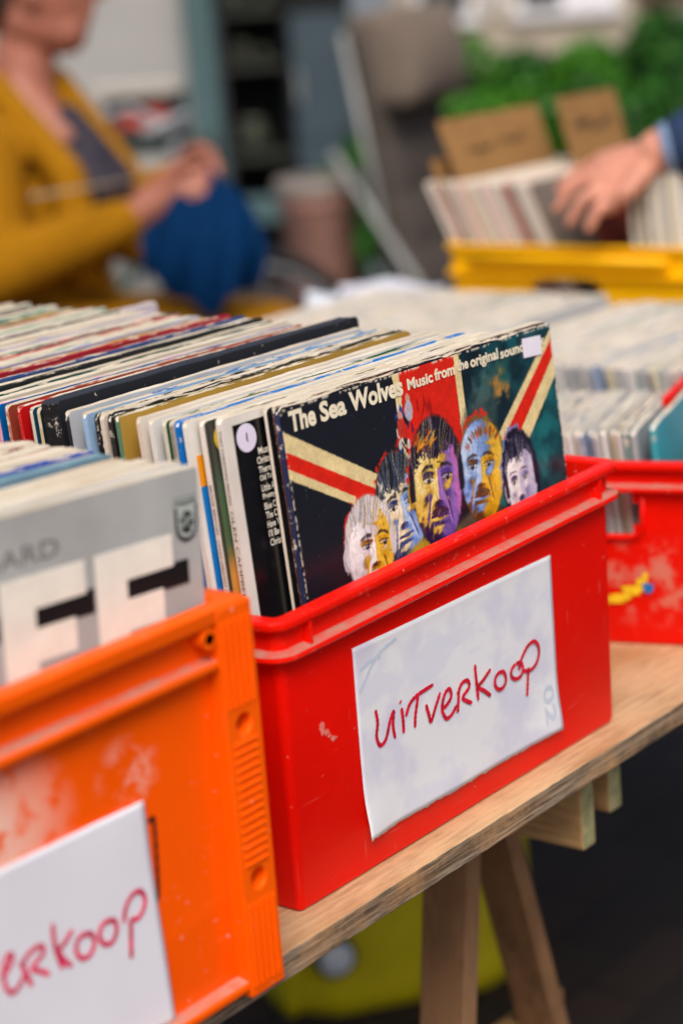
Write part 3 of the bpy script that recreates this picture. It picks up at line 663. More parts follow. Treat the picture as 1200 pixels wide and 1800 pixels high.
    # five invented heads
    def sm(x, a_, b_): t = np.clip((x-a_)/(b_-a_), 0, 1); return t*t*(3-2*t)
    def G(x, s_): return np.exp(-(x/s_)**2)
    nz1, nz2 = vn(1.7)-.5, vn(4)-.5
    def head(cx, cy, w_, h_, rot, key, shade, hairc, tx=0.0, edge=(214, 40, 24), hairline=.52, part=.3, mous=None, brow=(30, 24, 30), cloth=(150, 120, 60), seed=0, lady=False, bald=False, swap=False, look=.0, age=1.0):
        rr_ = np.random.RandomState(seed); dx, dy = u-cx, v-cy; c_, s_ = math.cos(rot), math.sin(rot)
        a0 = (dx*c_+dy*s_)/w_; b0 = (-dx*s_+dy*c_)/h_; a, b = a0+nz1*.030, b0+nz2*.022
        dk = lambda c, k: tuple(q*k for q in c)
        near = (np.abs(a) < 2.2)*(np.abs(b) < 1.9)
        put(np.clip((1.8-np.abs(a))*6, 0, 1)*np.clip((-.62-b-np.abs(a)**2*.14)*9, 0, 1)*near*(np.abs(b) < 1.9), cloth); put(np.clip((1.8-np.abs(a))*6, 0, 1)*np.clip((-.62-b-np.abs(a)**2*.14)*9, 0, 1)*near*sm(a+nz2*.8, .2, 1.2), dk(cloth, .45), .8)
        ne = np.clip((.50-np.abs(a-.04))*10, 0, 1)*(b < -.5)*near; put(ne, dk(key[1], .85)); put(ne*sm(a, -.1, .3), dk(shade[1], .6)); put(ne*sm(-b, .45, .7)*(1-sm(-b, .85, 1.1)), dk(shade[0], .7), .7)
        bb = np.clip(np.abs(b), 0, .9999)
        wb = np.where(b > 0, (1-bb**2.5)**(1/2.3), (1-bb**2.8)**(1/2.1)*(1-(.22 if not lady else .30)*bb**1.3))
        wb = np.where(np.abs(b) < 1, wb, 0)
        if hairc:
            hw = 1.10+(.16 if lady else 0)+nz2*.16+nz1*.10; hm = np.clip((hw-.02-np.sqrt((a/1.0)**2+((b-.10)/ .98)**2)*1.0)*9, 0, 1)*((b > -.30) | lady)
            put(hm, hairc)
            put(np.clip((hw+.03-np.sqrt(a**2+((b-.10)/.98)**2))*16, 0, 1)*np.clip((np.sqrt(a**2+((b-.10)/.98)**2)-hw+.12)*16, 0, 1)*(b > .12)*(a < .35), edge, .95)
        ear = np.clip((1-(((a+1.0)/.15)**2+((b+.02)/.24)**2))*5, 0, 1); put(ear, dk(key[1], .85)); put(np.clip((1-(((a+1.0)/.07)**2+((b+.02)/.15)**2))*3, 0, 1), dk(key[0], .8))
        face = np.clip((wb-np.abs(a))*14, 0, 1)*(np.abs(b) < 1)
        an, bn = a, b; a, b = a0+nz2*.012, b0; f = a-tx
        z = .95*np.sqrt(np.clip(wb**2-a**2, 0, 1))*(1-.12*np.clip(b, 0, 1)**2)
        z = z+.09*G(b-.27, .08)*G(f, .52)
        for sx in (-1, 1):
            z = z-.19*G(f-sx*.36, .19)*G(b-.15, .10)+.085*G(f-sx*.36, .115)*G(b-.13, .055)+.085*G(f-sx*.52, .17)*G(b+.06, .13)
            z = z-.055*age*G(f-sx*(.27+.42*np.clip(-b-.12, 0, .5)), .035)*sm(-b, .10, .22)*(1-sm(-b, .5, .66))
            z = z+.09*G(f-sx*.13, .07)*G(b+.22, .06)-.03*age*G(b-.03-.2*(f-sx*.36)**2, .02)*G(f-sx*.36, .2)
        z = z+(.10+.26*sm(-b, -.24, .20))*G(f, .085)*sm(b, -.32, -.20)*(1-sm(b, .18, .34))+.13*G(f, .12)*G(b+.20, .085)
        z = z+.06*G(f, .24)*G(b+.43, .045)-.09*G(f, .30)*G(b+.480, .018)+.075*G(f, .20)*G(b+.535, .045)-.05*G(f, .2)*G(b+.61, .03)+.11*G(f, .22)*G(b+.78, .12)
        z = z+.020*age*np.sin(b*34+np.sin(a*4))*G(b-.55, .16)*(np.abs(a) < .7)+nz2*.012
        gy, gx = np.gradient(z); px = size/(n-1); gx, gy = gx/px, gy/px
        a, b = an, bn; f = a-tx
        zx, zy = (gx*c_+gy*s_)*w_, (-gx*s_+gy*c_)*h_
        nn = np.sqrt(zx**2+zy**2+1); L1 = np.array((-.66, .42, .62)); L2 = np.array((.80, .05, .48))
        if swap: L1, L2 = L1*np.array((1, 1, 1)), L2
        i1 = np.clip((-zx*L1[0]-zy*L1[1]+L1[2])/nn, 0, 1)+nz1*.02+nz2*.04; i2 = np.clip((-zx*L2[0]-zy*L2[1]+L2[2])/nn, 0, 1)+nz2*.05
        q = lambda t: np.clip((np.floor(t*7)+sm(t*7-np.floor(t*7), .12, .88))/7, 0, 1)
        i1, i2 = q(i1), q(i2)
        def pal(P_, t):
            t = np.clip(t, 0, 1)[..., None]; A_, B_, C3 = [np.array(c, float) for c in P_]
            return np.where(t < .55, A_+(B_-A_)*(t/.55), B_+(C3-B_)*((t-.55)/.45))
        k1 = sm(i1, .34, .64)[..., None]
        col = pal(key, i1)*k1+pal(shade, i2*1.05)*(1-k1)
        m = face[..., None]; img[:] = img*(1-m)+col*m
        put(face*np.clip((.10-(wb-np.abs(a)))*9, 0, 1), dk(shade[0], .7), .6)
        for sx in (-1, 1):
            e = f-sx*.36; up = .165-.55*e**2; lo_ = .095+.35*e**2
            white = sm(b, lo_-.012, lo_+.012)*(1-sm(b, up-.012, up+.012))*(np.abs(e) < .19); put(white*face, dk((230, 224, 216) if sx < 0 else tuple((x+200)/2 for x in shade[2]), .9), .85)
            put(np.clip((1-((e-look)/.075)**2-((b-.132)/.075)**2)*4, 0, 1)*(b < up+.01)*face, (30, 34, 52)); put(np.clip((1-((e-look+.02)/.020)**2-((b-.150)/.022)**2)*4, 0, 1)*face, (235, 235, 240), .9)
            put(np.clip(1-np.abs(b-up-.012)/.022, 0, 1)*(np.abs(e) < .22)*face, (24, 18, 26), .9); put(np.clip(1-np.abs(b-lo_+.005)/.016, 0, 1)*(np.abs(e) < .19)*face, dk(key[0] if sx < 0 else shade[0], .7), .6)
            ba = .285+.05*(1-(e/.25)**2)+(-.05*sx*e*2 if not lady else .02)
            put(np.clip(1.25-np.abs(b-ba+nz1*.03)/(.040 if not lady else .022), 0, 1)*np.clip((.27-np.abs(e))*12, 0, 1)*face, brow, .9)
            put(np.clip((1-((f-sx*.085)/.045)**2-((b+.245)/.020)**2)*3, 0, 1)*face, (34, 18, 24), .85)
        put(np.clip(1.1-np.abs(b+.482+.03*np.cos(f*9)-.02)/.017, 0, 1)*(np.abs(f) < .27)*face, (56, 20, 30), .9)
        put(np.clip((1-(f/.20)**2-((b+.53)/.038)**2)*2, 0, 1)*face, (190, 60, 70) if lady else dk(key[1], .8), .55 if lady else .35)
        if mous:
            mm = np.clip((1-(f/.36)**2-((b+.375+.30*f**2)/.070)**2)*3, 0, 1)*face; put(mm, mous, .95)
            for q_ in range(40):
                aa = rr_.uniform(-.33, .33); put(np.clip(1-((f-aa-(b+.37)*aa*-1.6)/.012)**2, 0, 1)*mm, [dk(mous, .4), tuple(min(255, x*1.25+8) for x in mous)][q_ % 2], .4)
        for q_ in range(70):                  # loose strokes following the form
            aa, bb_ = rr_.uniform(-.85, .85), rr_.uniform(-.9, .6); ang = rot+aa*.8+rr_.uniform(-.5, .5)+math.pi/2
            ccx = cx+(aa*c_*w_-bb_*s_*h_); ccy = cy+(aa*s_*w_+bb_*c_*h_); base = (key if aa < .05 else shade)[rr_.randint(3)]
            d2 = ((u-ccx)*math.cos(ang)+(v-ccy)*math.sin(ang))/(h_*.10); d3 = (-(u-ccx)*math.sin(ang)+(v-ccy)*math.cos(ang))/(w_*.028)
            put(np.clip((1-d2*d2-d3*d3)*1.5, 0, 1)*face, base, .28)
        if hairc and not bald:
            hl = hairline+.20*sm(np.abs(a-.1), .35, 1.0)*-1.4+.10*np.sin((a-part)*5)+nz1*.20
            top = np.clip((1.10-np.sqrt(a**2+((b-.08)/.98)**2))*12, 0, 1)*((b > -.22) | (lady & (np.abs(a) > .70)))
            side = sm(np.abs(a), .80, .92)*(b > -.15)*(b < .7); hmask = top*np.clip(np.clip((b-hl)*14, 0, 1)+side, 0, 1); put(hmask, hairc)
            for q_ in range(90):
                aa = rr_.uniform(-1.1, 1.1); d3 = (a-aa-(.35*aa+.12)*(b-.75)+.05*np.sin(b*7+aa*9))/.016
                put(np.clip(1-d3*d3, 0, 1)*hmask*sm(b, rr_.uniform(-.2, .3), .5), [dk(hairc, .4), tuple(min(255, x*1.7+26) for x in hairc), dk(key[2], .9), dk(shade[1], .9)][q_ % 4], .5)
    YL = ((110, 66, 20), (210, 164, 44), (244, 222, 150)); BL_ = ((34, 52, 104), (96, 134, 206), (190, 212, 242)); PU = ((38, 26, 72), (92, 70, 150), (170, 120, 196)); CRM = ((120, 104, 84), (220, 200, 150), (246, 238, 212)); WH = ((120, 108, 126), (214, 204, 214), (248, 244, 242)); OC = ((104, 58, 20), (206, 150, 24), (236, 196, 70))
    head(208, 226, 28, 38, -.10, BL_, OC, (120, 96, 56), -.06, hairline=.9, bald=True, mous=(92, 66, 44), cloth=(84, 74, 62), seed=5, brow=(60, 44, 30))
    for q_ in range(60):
        aa = rs.uniform(-20, 20); ell(212+aa, 255-aa*aa*.022+rs.uniform(-1, 1.5), .7, rs.uniform(2, 4), [(60, 50, 40), (150, 120, 60), (206, 60, 30)][q_ % 3], .7, -aa*.04, .3)
    head(255, 205, 20, 34, .06, WH, ((52, 48, 92), (150, 144, 190), (214, 208, 226)), (24, 24, 46), -.10, hairline=.62, lady=True, edge=(120, 140, 200), brow=(44, 38, 60), cloth=(20, 30, 80), seed=9, age=.2, look=-.02)
    head(110, 221, 25, 38, .10, CRM, BL_, (34, 38, 46), .02, hairline=.46, cloth=(70, 64, 100), seed=2, age=1.3)
    for q_ in range(40): ell(rs.uniform(87, 94), rs.uniform(216, 246), .6, rs.uniform(2, 4), [(230, 226, 210), (180, 176, 160), (60, 60, 60)][q_ % 3], .8, rs.uniform(-.4, .6), .3)
    head(153, 228, 30, 45, -.08, YL, PU, (30, 26, 40), .03, hairline=.50, mous=(52, 34, 62), cloth=(180, 148, 40), seed=7, look=.03)
    for k in range(30): ell(rs.uniform(134, 156), 263+rs.uniform(-5, 5), .7, rs.uniform(3, 6), [(226, 140, 26), (240, 190, 60), (180, 60, 20)][k % 3], .8, rs.uniform(-1.1, -.4), .3)
    for k in range(14): ell(177+rs.uniform(-3, 2), rs.uniform(206, 250), .8, rs.uniform(4, 8), (210, 104, 176), .6, rs.uniform(-.2, .1), .3)
    head(71, 202, 26, 35, -.05, WH, OC, (206, 202, 208), .22, hairline=.60, cloth=(40, 40, 60), seed=4, age=1.4, look=.03)
    img *= (1+.10*(vn(1.4)-.5)+.10*(vn(6)-.5))[..., None]
    # scuffs of bare card along the borders
    sc = vn(2.0); e = np.minimum(np.minimum(u, size-u), size-v); put(np.clip((2.2-e)/1.6, 0, 1)*(sc > .55), (226, 214, 196), .9); put((vn(1.1) > .96)*(vn(20) > .65), (200, 196, 190), .35)
    return np.clip(img, 0, 255)
n = 460; wd = .315
img = painter(n, 315.0)/255
img = np.where(img <= .04045, img/12.92, ((img+.055)/1.055)**2.4)
xs = np.linspace(.0006, wd-.0006, n); zs = np.linspace(.001, .3136, n)
xx, zz = np.meshgrid(xs, zs); V = np.stack([xx, np.full_like(xx, -.00035), zz], -1).reshape(-1, 3)
idx = np.arange(n*n).reshape(n, n); Fq = np.stack([idx[:-1, :-1], idx[:-1, 1:], idx[1:, 1:], idx[1:, :-1]], -1).reshape(-1, 4)
me = bpy.data.meshes.new('cover_painting'); me.from_pydata(V.tolist(), [], Fq.tolist())
at = me.color_attributes.new('paint', 'FLOAT_COLOR', 'POINT'); at.data.foreach_set('color', np.concatenate([img.reshape(-1, 3), np.ones((n*n, 1))], 1).astype(np.float32).ravel())
pm, nt, b = new_mat('printed_painting', .30, .5); a = N(nt, 'ShaderNodeAttribute', attribute_name='paint'); nt.links.new(a.outputs['Color'], b.inputs['Base Color']); bump(nt, b, noise(nt, coords(nt), 60, 3), .05, .002)
me.materials.append(pm); link('cover_painting', me, front)
ff = lambda u, v: (u/1000, -.0010, v/1000)
TL_ = [('The', .035, 7.5, 297.4, 26.5, 14.0), ('Sea', .035, 38.5, 297.6, 27, 13.6), ('Wolves', .035, 69.5, 297.6, 58.5, 13.6), ('Music', .03, 133.3, 299.6, 29.5, 8.0), ('from', .03, 165, 299.9, 24, 8.4), ('the', .03, 191.6, 301.2, 14.4, 7.9), ('original', .03, 208.5, 298.4, 35, 10.4), ('soundtrack', .03, 246, 300, 59, 7.6)]
TL_ = [(q[0], q[1]+.004, *q[2:], 0, 0) for q in TL_]
lettering(TL_, ff, INK_CREAM, front, 'title_lettering')
sheet('price_sticker', [(275.0e-3, .3095), (.299, .3080), (.2982, .2940), (.2747, .2952)], -.0016, .0004, plain('price_label', (232, 228, 242), .6, .05), front)
# --- worn prints on the other covers
fz = lambda d: (lambda u, v: (u/1000, -d, v/1000))
sheet('black_print', [(.0085, .3085), (.309, .3085), (.309, .006), (.0085, .006)], -.0006, .0004, plain('black_gloss_print', (14, 15, 18), .22, .3, 30, 0, .5), lst)
SL = ['Must I', 'Christmas', "There's", 'Old Toy', 'Little Altar', 'Pretty P', 'Blue Chri', 'The Chri', 'Have You', "I'll Be H", 'Christma']
wl = [15, 18.5, 16, 14.5, 20, 17.5, 17, 17, 17, 16, 18.5]
lettering([(s, .012, 26+.12*k+(2.5 if k == 0 else 0), 285.5-6.05*k, q*.92, 4.6) for k, (s, q) in enumerate(zip(SL, wl))], fz(.0011), INK_WHITE, lst, 'song_list')
def disc(name, cx, cz, r_, m, parent, d=.0012, th=.0004):
    return sheet(name, [(cx+r_*math.cos(2*math.pi*k/32), cz+r_*math.sin(2*math.pi*k/32)) for k in range(32)], -d, th, m, parent)
disc('price_sticker', .0195, .2985, .0092, plain('lilac_sticker', (226, 218, 240), .6, .04), lst)
strokes([[(19.6, 302), (19.3, 298), (19.9, 296.2)]], fz(.0015), INK_BLACK, lst, 1.1)
def spine_text(items, parent, m, t, name='spine_lettering'):
    # (text, start below top mm, length mm, height mm) read downwards along the spine
    lettering([(s, .0, st, (t*1000-h)/2, L, h) for s, st, L, h in items], lambda u, v: (-.0004, t-v/1000, .315-u/1000), m, parent, name)
INK_SPINE = plain('spine_print', (84, 62, 58), .7, .1, 60, 0)
spine_text([('GLEN CAMPBELL', 60, 62, 2.6), ("THAT CHRISTMAS FEELING", 8, 48, 2.3)], lst, INK_SPINE, .0056)
disc('price_sticker', .0165, .3010, .0100, plain('yellow_sticker_dot', (222, 188, 40), .6, .06), brk)
strokes([[(11.6, 303.5), (12.2, 300), (12.0, 296.5)], [(18.2, 303.4), (15.8, 303.6), (15.2, 301.2), (17.4, 300.8), (18.3, 302.6), (17.6, 298), (16.0, 296.4)]], fz(.0016), INK_BLACK, brk, 1.1)
lettering([('B', .05, 18.5, 277.5, 12, 14), ('B', .05, 19.2, 262.5, 12, 14)], fz(.0011), INK_WHITE, brk, 'white_capitals')
gm, nt, b = new_mat('green_to_orange_photo', .32, .4); tc = N(nt, 'ShaderNodeTexCoord'); sx_ = N(nt, 'ShaderNodeSeparateXYZ'); nt.links.new(tc.outputs['Object'], sx_.inputs[0])
ad = N(nt, 'ShaderNodeMath', operation='MULTIPLY_ADD'); nt.links.new(noise(nt, tc.outputs['Object'], 30, 4), ad.inputs[0]); ad.inputs[1].default_value = .03; nt.links.new(sx_.outputs[2], ad.inputs[2])
nt.links.new(ramp(nt, ad.outputs[0], [(.18, lin((196, 96, 40))), (.222, lin((206, 140, 60))), (.245, lin((72, 96, 62))), (.285, lin((70, 92, 68))), (.312, lin((58, 56, 52)))]), b.inputs['Base Color'])
sheet('cover_photo', [(.003, .311), (.311, .311), (.311, .006), (.003, .006)], -.0006, .0003, gm, brk)
spine_text([('BROOK BENTON', 42, 32, 2.2), ("COLE'S GREATEST HITS", 78, 40, 2.0)], brk, INK_SPINE, .0046)
spine_text([('TOMPALL & THE GLASER BROS', 62, 60, 1.8)], smoke, INK_WHITE, .0030)
sheet('orange_block', [(.004, .292), (.03, .292), (.03, .272), (.004, .272)], -.0006, .0003, plain('orange_block_print', (240, 150, 20), .4, .1), org)
sheet('blue_block', [(.004, .2715), (.03, .2715), (.03, .20), (.004, .20)], -.0006, .0003, plain('blue_block_print', (20, 120, 200), .4, .1), org)
lettering([('.', 0, 9, 289, 2.4, 2.4), ('.', 0, 9.6, 284, 2.4, 2.4), ('.', 0, 12.8, 289, 2.4, 2.4), ('.', 0, 13, 284, 2.4, 2.4)], fz(.0009), plain('brown_mark', (96, 66, 50), .6), wht, 'brown_marks')
V, F = [], []
for k in range(33):
    a = 2*math.pi*k/32
    for r_ in (15.5, 18.5): V.append(((27+r_*.9*math.cos(a))/1000, -.0009, (291+r_*math.sin(a))/1000))
for k in range(32): F.append((2*k, 2*k+1, 2*k+3, 2*k+2))
raw_mesh('yellow_ring', V, F, plain('yellow_ring_print', (232, 196, 30), .4, .05), rdd)
for k in range(9): disc('white_dot', .0028, .302-.0088*k, .0022, INK_WHITE, blk, .0009, .0003)
sheet('yellow_flash', [(.012, .306), (.02, .306), (.024, .285), (.018, .285)], -.0008, .0003, bpy.data.materials['yellow_ring_print'], blp)

# --- orange crate: silver cover in front, worn sleeves behind
GO = 'record sleeves in the orange crate'
TI = .050
def or_lp(xr, y, t, cover, edge, spine, ink, label, v, tilt=TI, dz=0, ht=.315, lean=0.0):
    # xr = right edge at the top; the row has sagged so each sleeve rests on its right corner
    x = xr-.315*math.cos(tilt)-ht*math.sin(tilt); z = T+.0045+.315*math.sin(tilt)
    return sleeve(lp_mesh(t, v, .315, ht), (x, y, z+dz), lean, 0, tilt, cover, edge, spine, ink, label, GO)
slv = or_lp(-.0662, -.0080, .0040, (182, 183, 182), (216, 216, 216), (180, 180, 180), -.16, 'silver grey record sleeve with big white letters and a shield emblem in the orange crate', 50)
oy = [(-.0668, .0000, WHITE, -.10, 'off white record sleeve right behind the silver grey one'), (-.0672, .0052, (206, 196, 214), -.02, 'lilac edged record sleeve near the front of the orange crate'), (-.0695, .0100, WHITE, -.14, None), (-.069, .0150, TAN, -.06, None), (-.0705, .0200, CREAM, -.10, None), (-.068, .0255, WHITE, -.12, None), (-.070, .0310, CREAM, -.06, None), (-.0695, .0370, WHITE, -.12, None), (-.071, .0430, CREAM, -.10, None)]
i = 0
for xr, y, c, ink, lb in oy:
    or_lp(xr, y+.003, .0034+.0006*(i % 3), c, c, c, ink, lb or 'cream and white worn record sleeve in the front half of the orange crate', 51+i % 5, TI-.008*(i % 3), random.uniform(-.001, .002)); i += 1
or_lp(-.0705, .0560, .0075, (110, 142, 160), (112, 146, 164), (110, 140, 160), .4, 'thick dull blue record sleeve in the middle of the orange crate', 57, .045, .002)
or_lp(-.0660, .0680, .0034, WHITE, WHITE, WHITE, -.12, 'white record sleeve between the thick dull blue and the blue speckled one', 58, .045)
or_lp(-.0640, .0760, .0050, (60, 84, 170), (44, 80, 170), (60, 80, 160), .06, 'white and blue speckled record sleeve in the orange crate', 59, .045, .001)
y = .0850; i = 0
while y < .30:
    t = random.choice((.003, .0038, .0045)); c = [WHITE, CREAM, (226, 206, 196), WHITE, (150, 60, 90), CREAM, WHITE, (120, 40, 56)][i % 8]
    or_lp(-.0635+random.uniform(-.004, .003), y, t, c, c, c, [-.12, -.08, -.06, -.12, .02, -.1, -.14, -.01][i % 8], 'record sleeve with %s top edge in the back of the orange crate' % {0: 'white', 1: 'cream', 2: 'blush', 3: 'white', 4: 'plum', 5: 'cream', 6: 'white', 7: 'dark red'}[i % 8], 60+i % 5, random.uniform(.03, .05), random.uniform(0, .002))
    y += t+random.choice((.0006, .0012, .002)); i += 1
# silver cover print; u, v in mm measured from the sleeve's lower right corner
su = lambda d: (lambda u, v: (.315+u/1000, -d, v/1000))
def quad(L, d, th, m, name):
    for x0, z0, x1, z1 in L:
        pass
    bm = bmesh.new()
    for x0, z0, x1, z1 in L: box(bm, .315+x0/1000, -d, z0/1000, .315+x1/1000, -d+th, z1/1000)
    return bm_obj(name, bm, m, slv)
def E_at(x, top, name):
    bm = bmesh.new(); P = [(x, top), (x+61, top), (x+61, top-18.5), (x+23.5, top-18.5), (x+23.5, top-29.5), (x+52, top-29.5), (x+52, top-48), (x+23.5, top-48), (x+23.5, top-59), (x+61, top-59), (x+61, top-78), (x, top-78)]
    a = [bm.verts.new((.315+q[0]/1000, -.0013, q[1]/1000)) for q in P]; b = [bm.verts.new((.315+q[0]/1000, -.0009, q[1]/1000)) for q in P]
    f = bm.faces.new(a); bm.faces.new(b); m_ = len(a)
    for i in range(m_): bm.faces.new((a[i], a[(i+1) % m_], b[(i+1) % m_], b[i]))
    bm.normal_update(); bmesh.ops.triangulate(bm, faces=[q for q in bm.faces if len(q.verts) > 4])
    return bm_obj(name, bm, INK_WHITE, slv)
LETTERS = [(-86.5, 279.5), (-155.5, 279.5), (-224.5, 279.5)]
for x, top in LETTERS:
    E_at(x, top, 'big_white_letter')
for q in ((-86.5+23.5, 248.5, -12.5, 262.5), (-155.5+23.5, 248.5, -88, 262.5), (-224.5+23.5, 248.5, -157, 262.5), (-294, 248.5, -226, 262.5)): quad([q], .0008, .0003, INK_BLACK, 'black_shadow_bar')
for q in ((-12.5-13, 190, -12.5, 219), (-88-9, 190, -88, 219)): quad([q], .0008, .0003, INK_BLACK, 'black_shadow_block')
lettering([('GARD', .0, -169, 286.0, 57, 10.2)], su(.0011), INK_GREY, slv, 'grey_lettering')
# shield emblem: dark field, banner on top, a circle crossed by waves with two stars
sx0, sz0 = -21.5, 297.0
def semb(P, d, m, name):
    return raw_mesh(name, [(.315+(sx0+x)/1000, -d, (sz0+z)/1000) for x, z in P], [tuple(range(len(P)))], m, slv)
DK = plain('emblem_dark', (38, 46, 46), .5, .1, 60, 0); LT = plain('emblem_light', (176, 184, 180), .5, .1, 60, 0)
outl = [(0, 1.5), (18.5, 1.5), (18.5, -15)]+[(9.25+9.25*math.cos(a), -15+9.6*math.sin(a)) for a in np.linspace(0, -math.pi, 14)[1:-1]]+[(0, -15)]
semb(outl, .0008, DK, 'shield_field')
inn = [(9.25+(x-9.25)*.80, (z+10)*.78-10.8) for x, z in outl]
semb(inn, .0011, LT, 'shield_panel'); semb([(.2, 1.1), (18.3, 1.1), (18.3, -4.0), (.2, -4.0)], .0012, LT, 'shield_banner')
disc_ = [(9.25+5.9*math.cos(2*math.pi*k/28), -13.2+6.6*math.sin(2*math.pi*k/28)) for k in range(28)]
semb(disc_, .0013, DK, 'shield_circle')
for k, zz_ in enumerate((-11.6, -13.4)):
    strokes([[(sx0+3.0, sz0+zz_-1.2), (sx0+6.2, sz0+zz_-2.0), (sx0+9.2, sz0+zz_), (sx0+12.4, sz0+zz_+1.6), (sx0+15.6, sz0+zz_+.9)]], su(.0015), LT, slv, .9, 'shield_wave', False)
for cx, cz in ((6.4, -9.6), (12.4, -16.6)):
    semb([(cx+(2.4 if k % 2 == 0 else .7)*math.cos(math.pi/4*k), cz+(2.4 if k % 2 == 0 else .7)*math.sin(math.pi/4*k)) for k in range(8)], .0015, LT, 'shield_star')
lettering([('PHILIPS', .02, 1.5, 0, 15.6, 2.9)], lambda u, v: (.315+(sx0+u)/1000, -.0016, (sz0-2.9+v)/1000), DK, slv, 'shield_lettering')

# ------------------------------------------------------------------ seven-inch singles
_sm = [sleeve_mesh(.178, .180, t, .0008, 10, 200+k) for k, t in enumerate((.0040, .0044, .0048, .0042))]
def rot2(x, y, c, a): return (c[0]+x*math.cos(a)-y*math.sin(a), c[1]+x*math.sin(a)+y*math.cos(a))
SC = [((190, 187, 184), -.0), ((200, 196, 190), -.0), ((176, 175, 176), -.0), ((192, 186, 180), -.0), ((202, 198, 194), -.0), ((168, 169, 172), -.0), ((190, 172, 168), .0), ((150, 158, 170), .0), ((186, 186, 180), .0), ((120, 124, 128), .0)]
def singles(xc, c, a, y0, y1, step, lean0, lean1, zb, label, group, seed):
    r_ = random.Random(seed); y = y0
    while y < y1:
        k = (y-y0)/(y1-y0); col, ink = r_.choice(SC); x, yy_ = rot2(xc-.089+r_.uniform(-.004, .004), y, c, a)
        cov = r_.choice(((200, 198, 196), (170, 176, 180), (206, 184, 176), (120, 150, 150), (140, 156, 184), (200, 190, 160), (214, 212, 210), (180, 180, 182), (226, 224, 220)))
        sleeve(r_.choice(_sm), (x, yy_, T+zb), lean0+(lean1-lean0)*k+r_.uniform(-.006, .006), a, r_.uniform(-.008, .008), cov, col, tuple(int(q*.95) for q in cov), ink, label, group, 'single_sleeve', 'single')
        y += step*1
singles(-.012, C2, A2, -.060, .150, .0053, .10, .32, .0075, 'unseen pale single added in the small turned red crate to block red bounce', 'singles in the small red crate', 1)
x, yy_ = rot2(-.100, -.071, C2, A2)
sleeve(_sm[2], (x, yy_, T+.012), .06, A2, 0, (30, 170, 186), (150, 204, 210), (50, 156, 170), -.05, 'teal blue single at the front of the small turned red crate', 'singles in the small red crate', 'single_sleeve', 'single')
singles(-.012, C2, A2, -.165, -.100, .0110, .02, .06, .0075, 'unseen pale single added in the small turned red crate to block red bounce', 'singles in the small red crate', 3)  # out of view, added in front to keep red bounce off the teal single
dv = thing('divider_card', 'red plastic divider poking up among the pale singles near the right edge', 'divider', (*rot2(.088, -.046, C2, A2), T+.008), A2)
bm = bmesh.new(); box(bm, -.075, -.0015, 0, .030, .0015, .183); o = bm_obj('divider_sheet', bm, RED, dv); bevel(o, .0006, 2)
bm = bmesh.new(); box(bm, -.075, -.0040, .176, .030, .0040, .184); o = bm_obj('folded_top', bm, RED, dv); bevel(o, .001, 2)
for cc, lb, gp, sd_ in (((1.035, .265, .20, .30), 'single in a pale sleeve packed in the low grey crate before the yellow crate', 'singles in the nearer grey crate', 11), ((1.035, .650, .12, .22), 'single in a pale sleeve packed in the low grey crate furthest back', 'singles in the further grey crate', 21)):
    for q, xc in enumerate((-.0915, .0915)):
        singles(xc, cc[:2], 0, -.172, .160, .0056, cc[2], cc[3], .0075, lb, gp, sd_+q)

# ------------------------------------------------------------------ yellow crate contents
GY = 'record sleeves in the yellow crate'
r_ = random.Random(9); YC = [(214, 206, 196), CREAM, (190, 120, 112), (214, 170, 166), WHITE, (60, 84, 70), (176, 166, 150), (120, 110, 100), (190, 180, 164), (200, 190, 180), (150, 60, 50)]
y = .690; i = 0
while y < .868:                                # left group, tipped towards the back of the row
    c = YC[r_.randrange(len(YC))]; t = r_.choice((.0035, .0045, .006))
    sleeve(lp_mesh(t, 80+i % 3, .315, .315), (1.445+r_.uniform(-.003, .004), y-.072, T+.009), .44, R(1.6), 0, c, c, c, -.04, 'leaning record sleeve with %s spine in the left of the yellow crate' % ('pale' if sum(c) > 540 else 'coloured'), GY)
    y += t+.0016; i += 1
sleeve(lp_mesh(.004, 90), (1.447, .610, T+.009), .20, R(1.6), 0, (136, 62, 44), (150, 90, 70), (70, 40, 34), 0, 'brown red record sleeve under the hand in the yellow crate', GY)
y = .513; i = 0
while y < .585:
    c = [WHITE, CREAM, (60, 76, 70), WHITE, (200, 196, 190), CREAM, WHITE, (30, 30, 32)][i % 8]; t = (.0045, .006, .0038)[i % 3]
    sleeve(lp_mesh(t, 84+i % 3, .315, .315), (1.446+r_.uniform(-.002, .003), y, T+.009), .07, R(1.6), 0, c, c, c, -.04, 'upright record sleeve with %s spine in the right of the yellow crate' % ('pale' if sum(c) > 540 else 'dark'), GY)
    y += t+.0014; i += 1
CARD = plain('brown_cardboard', (146, 108, 62), .85, .12, 30, .2)
def card(label, loc, wd, ht, lean, words):
    t = thing('divider_card', label, 'divider card', loc, R(1.6), 'cardboard dividers in the yellow crate'); t.rotation_euler = (-lean, 0, R(1.6))
    bm = bmesh.new(); box(bm, 0, 0, 0, wd, .003, ht); o = bm_obj('card_sheet', bm, CARD, t); bevel(o, .0008, 2)
    for k, (u0, v0, wd_, h_) in enumerate(words):      # faded marker strokes, too blurred to read
        rs_ = random.Random(k+int(wd_)); n_ = max(3, int(wd_/9))
        strokes([[(u0+wd_*q/n_, v0+h_*(rs_.random() if q % 2 else .1+.3*rs_.random())) for q in range(n_+1)]], lambda u, v: (u/1000, -.0006, v/1000), INK_BLACK, t, 5.0, 'marker_scribble')
card('large brown cardboard divider with faint black writing at the left of the yellow crate', (1.455, .780, T+.009), .262, .390, .34, [(45, 334, 70, 24), (138, 336, 60, 24), (104, 292, 36, 20)])
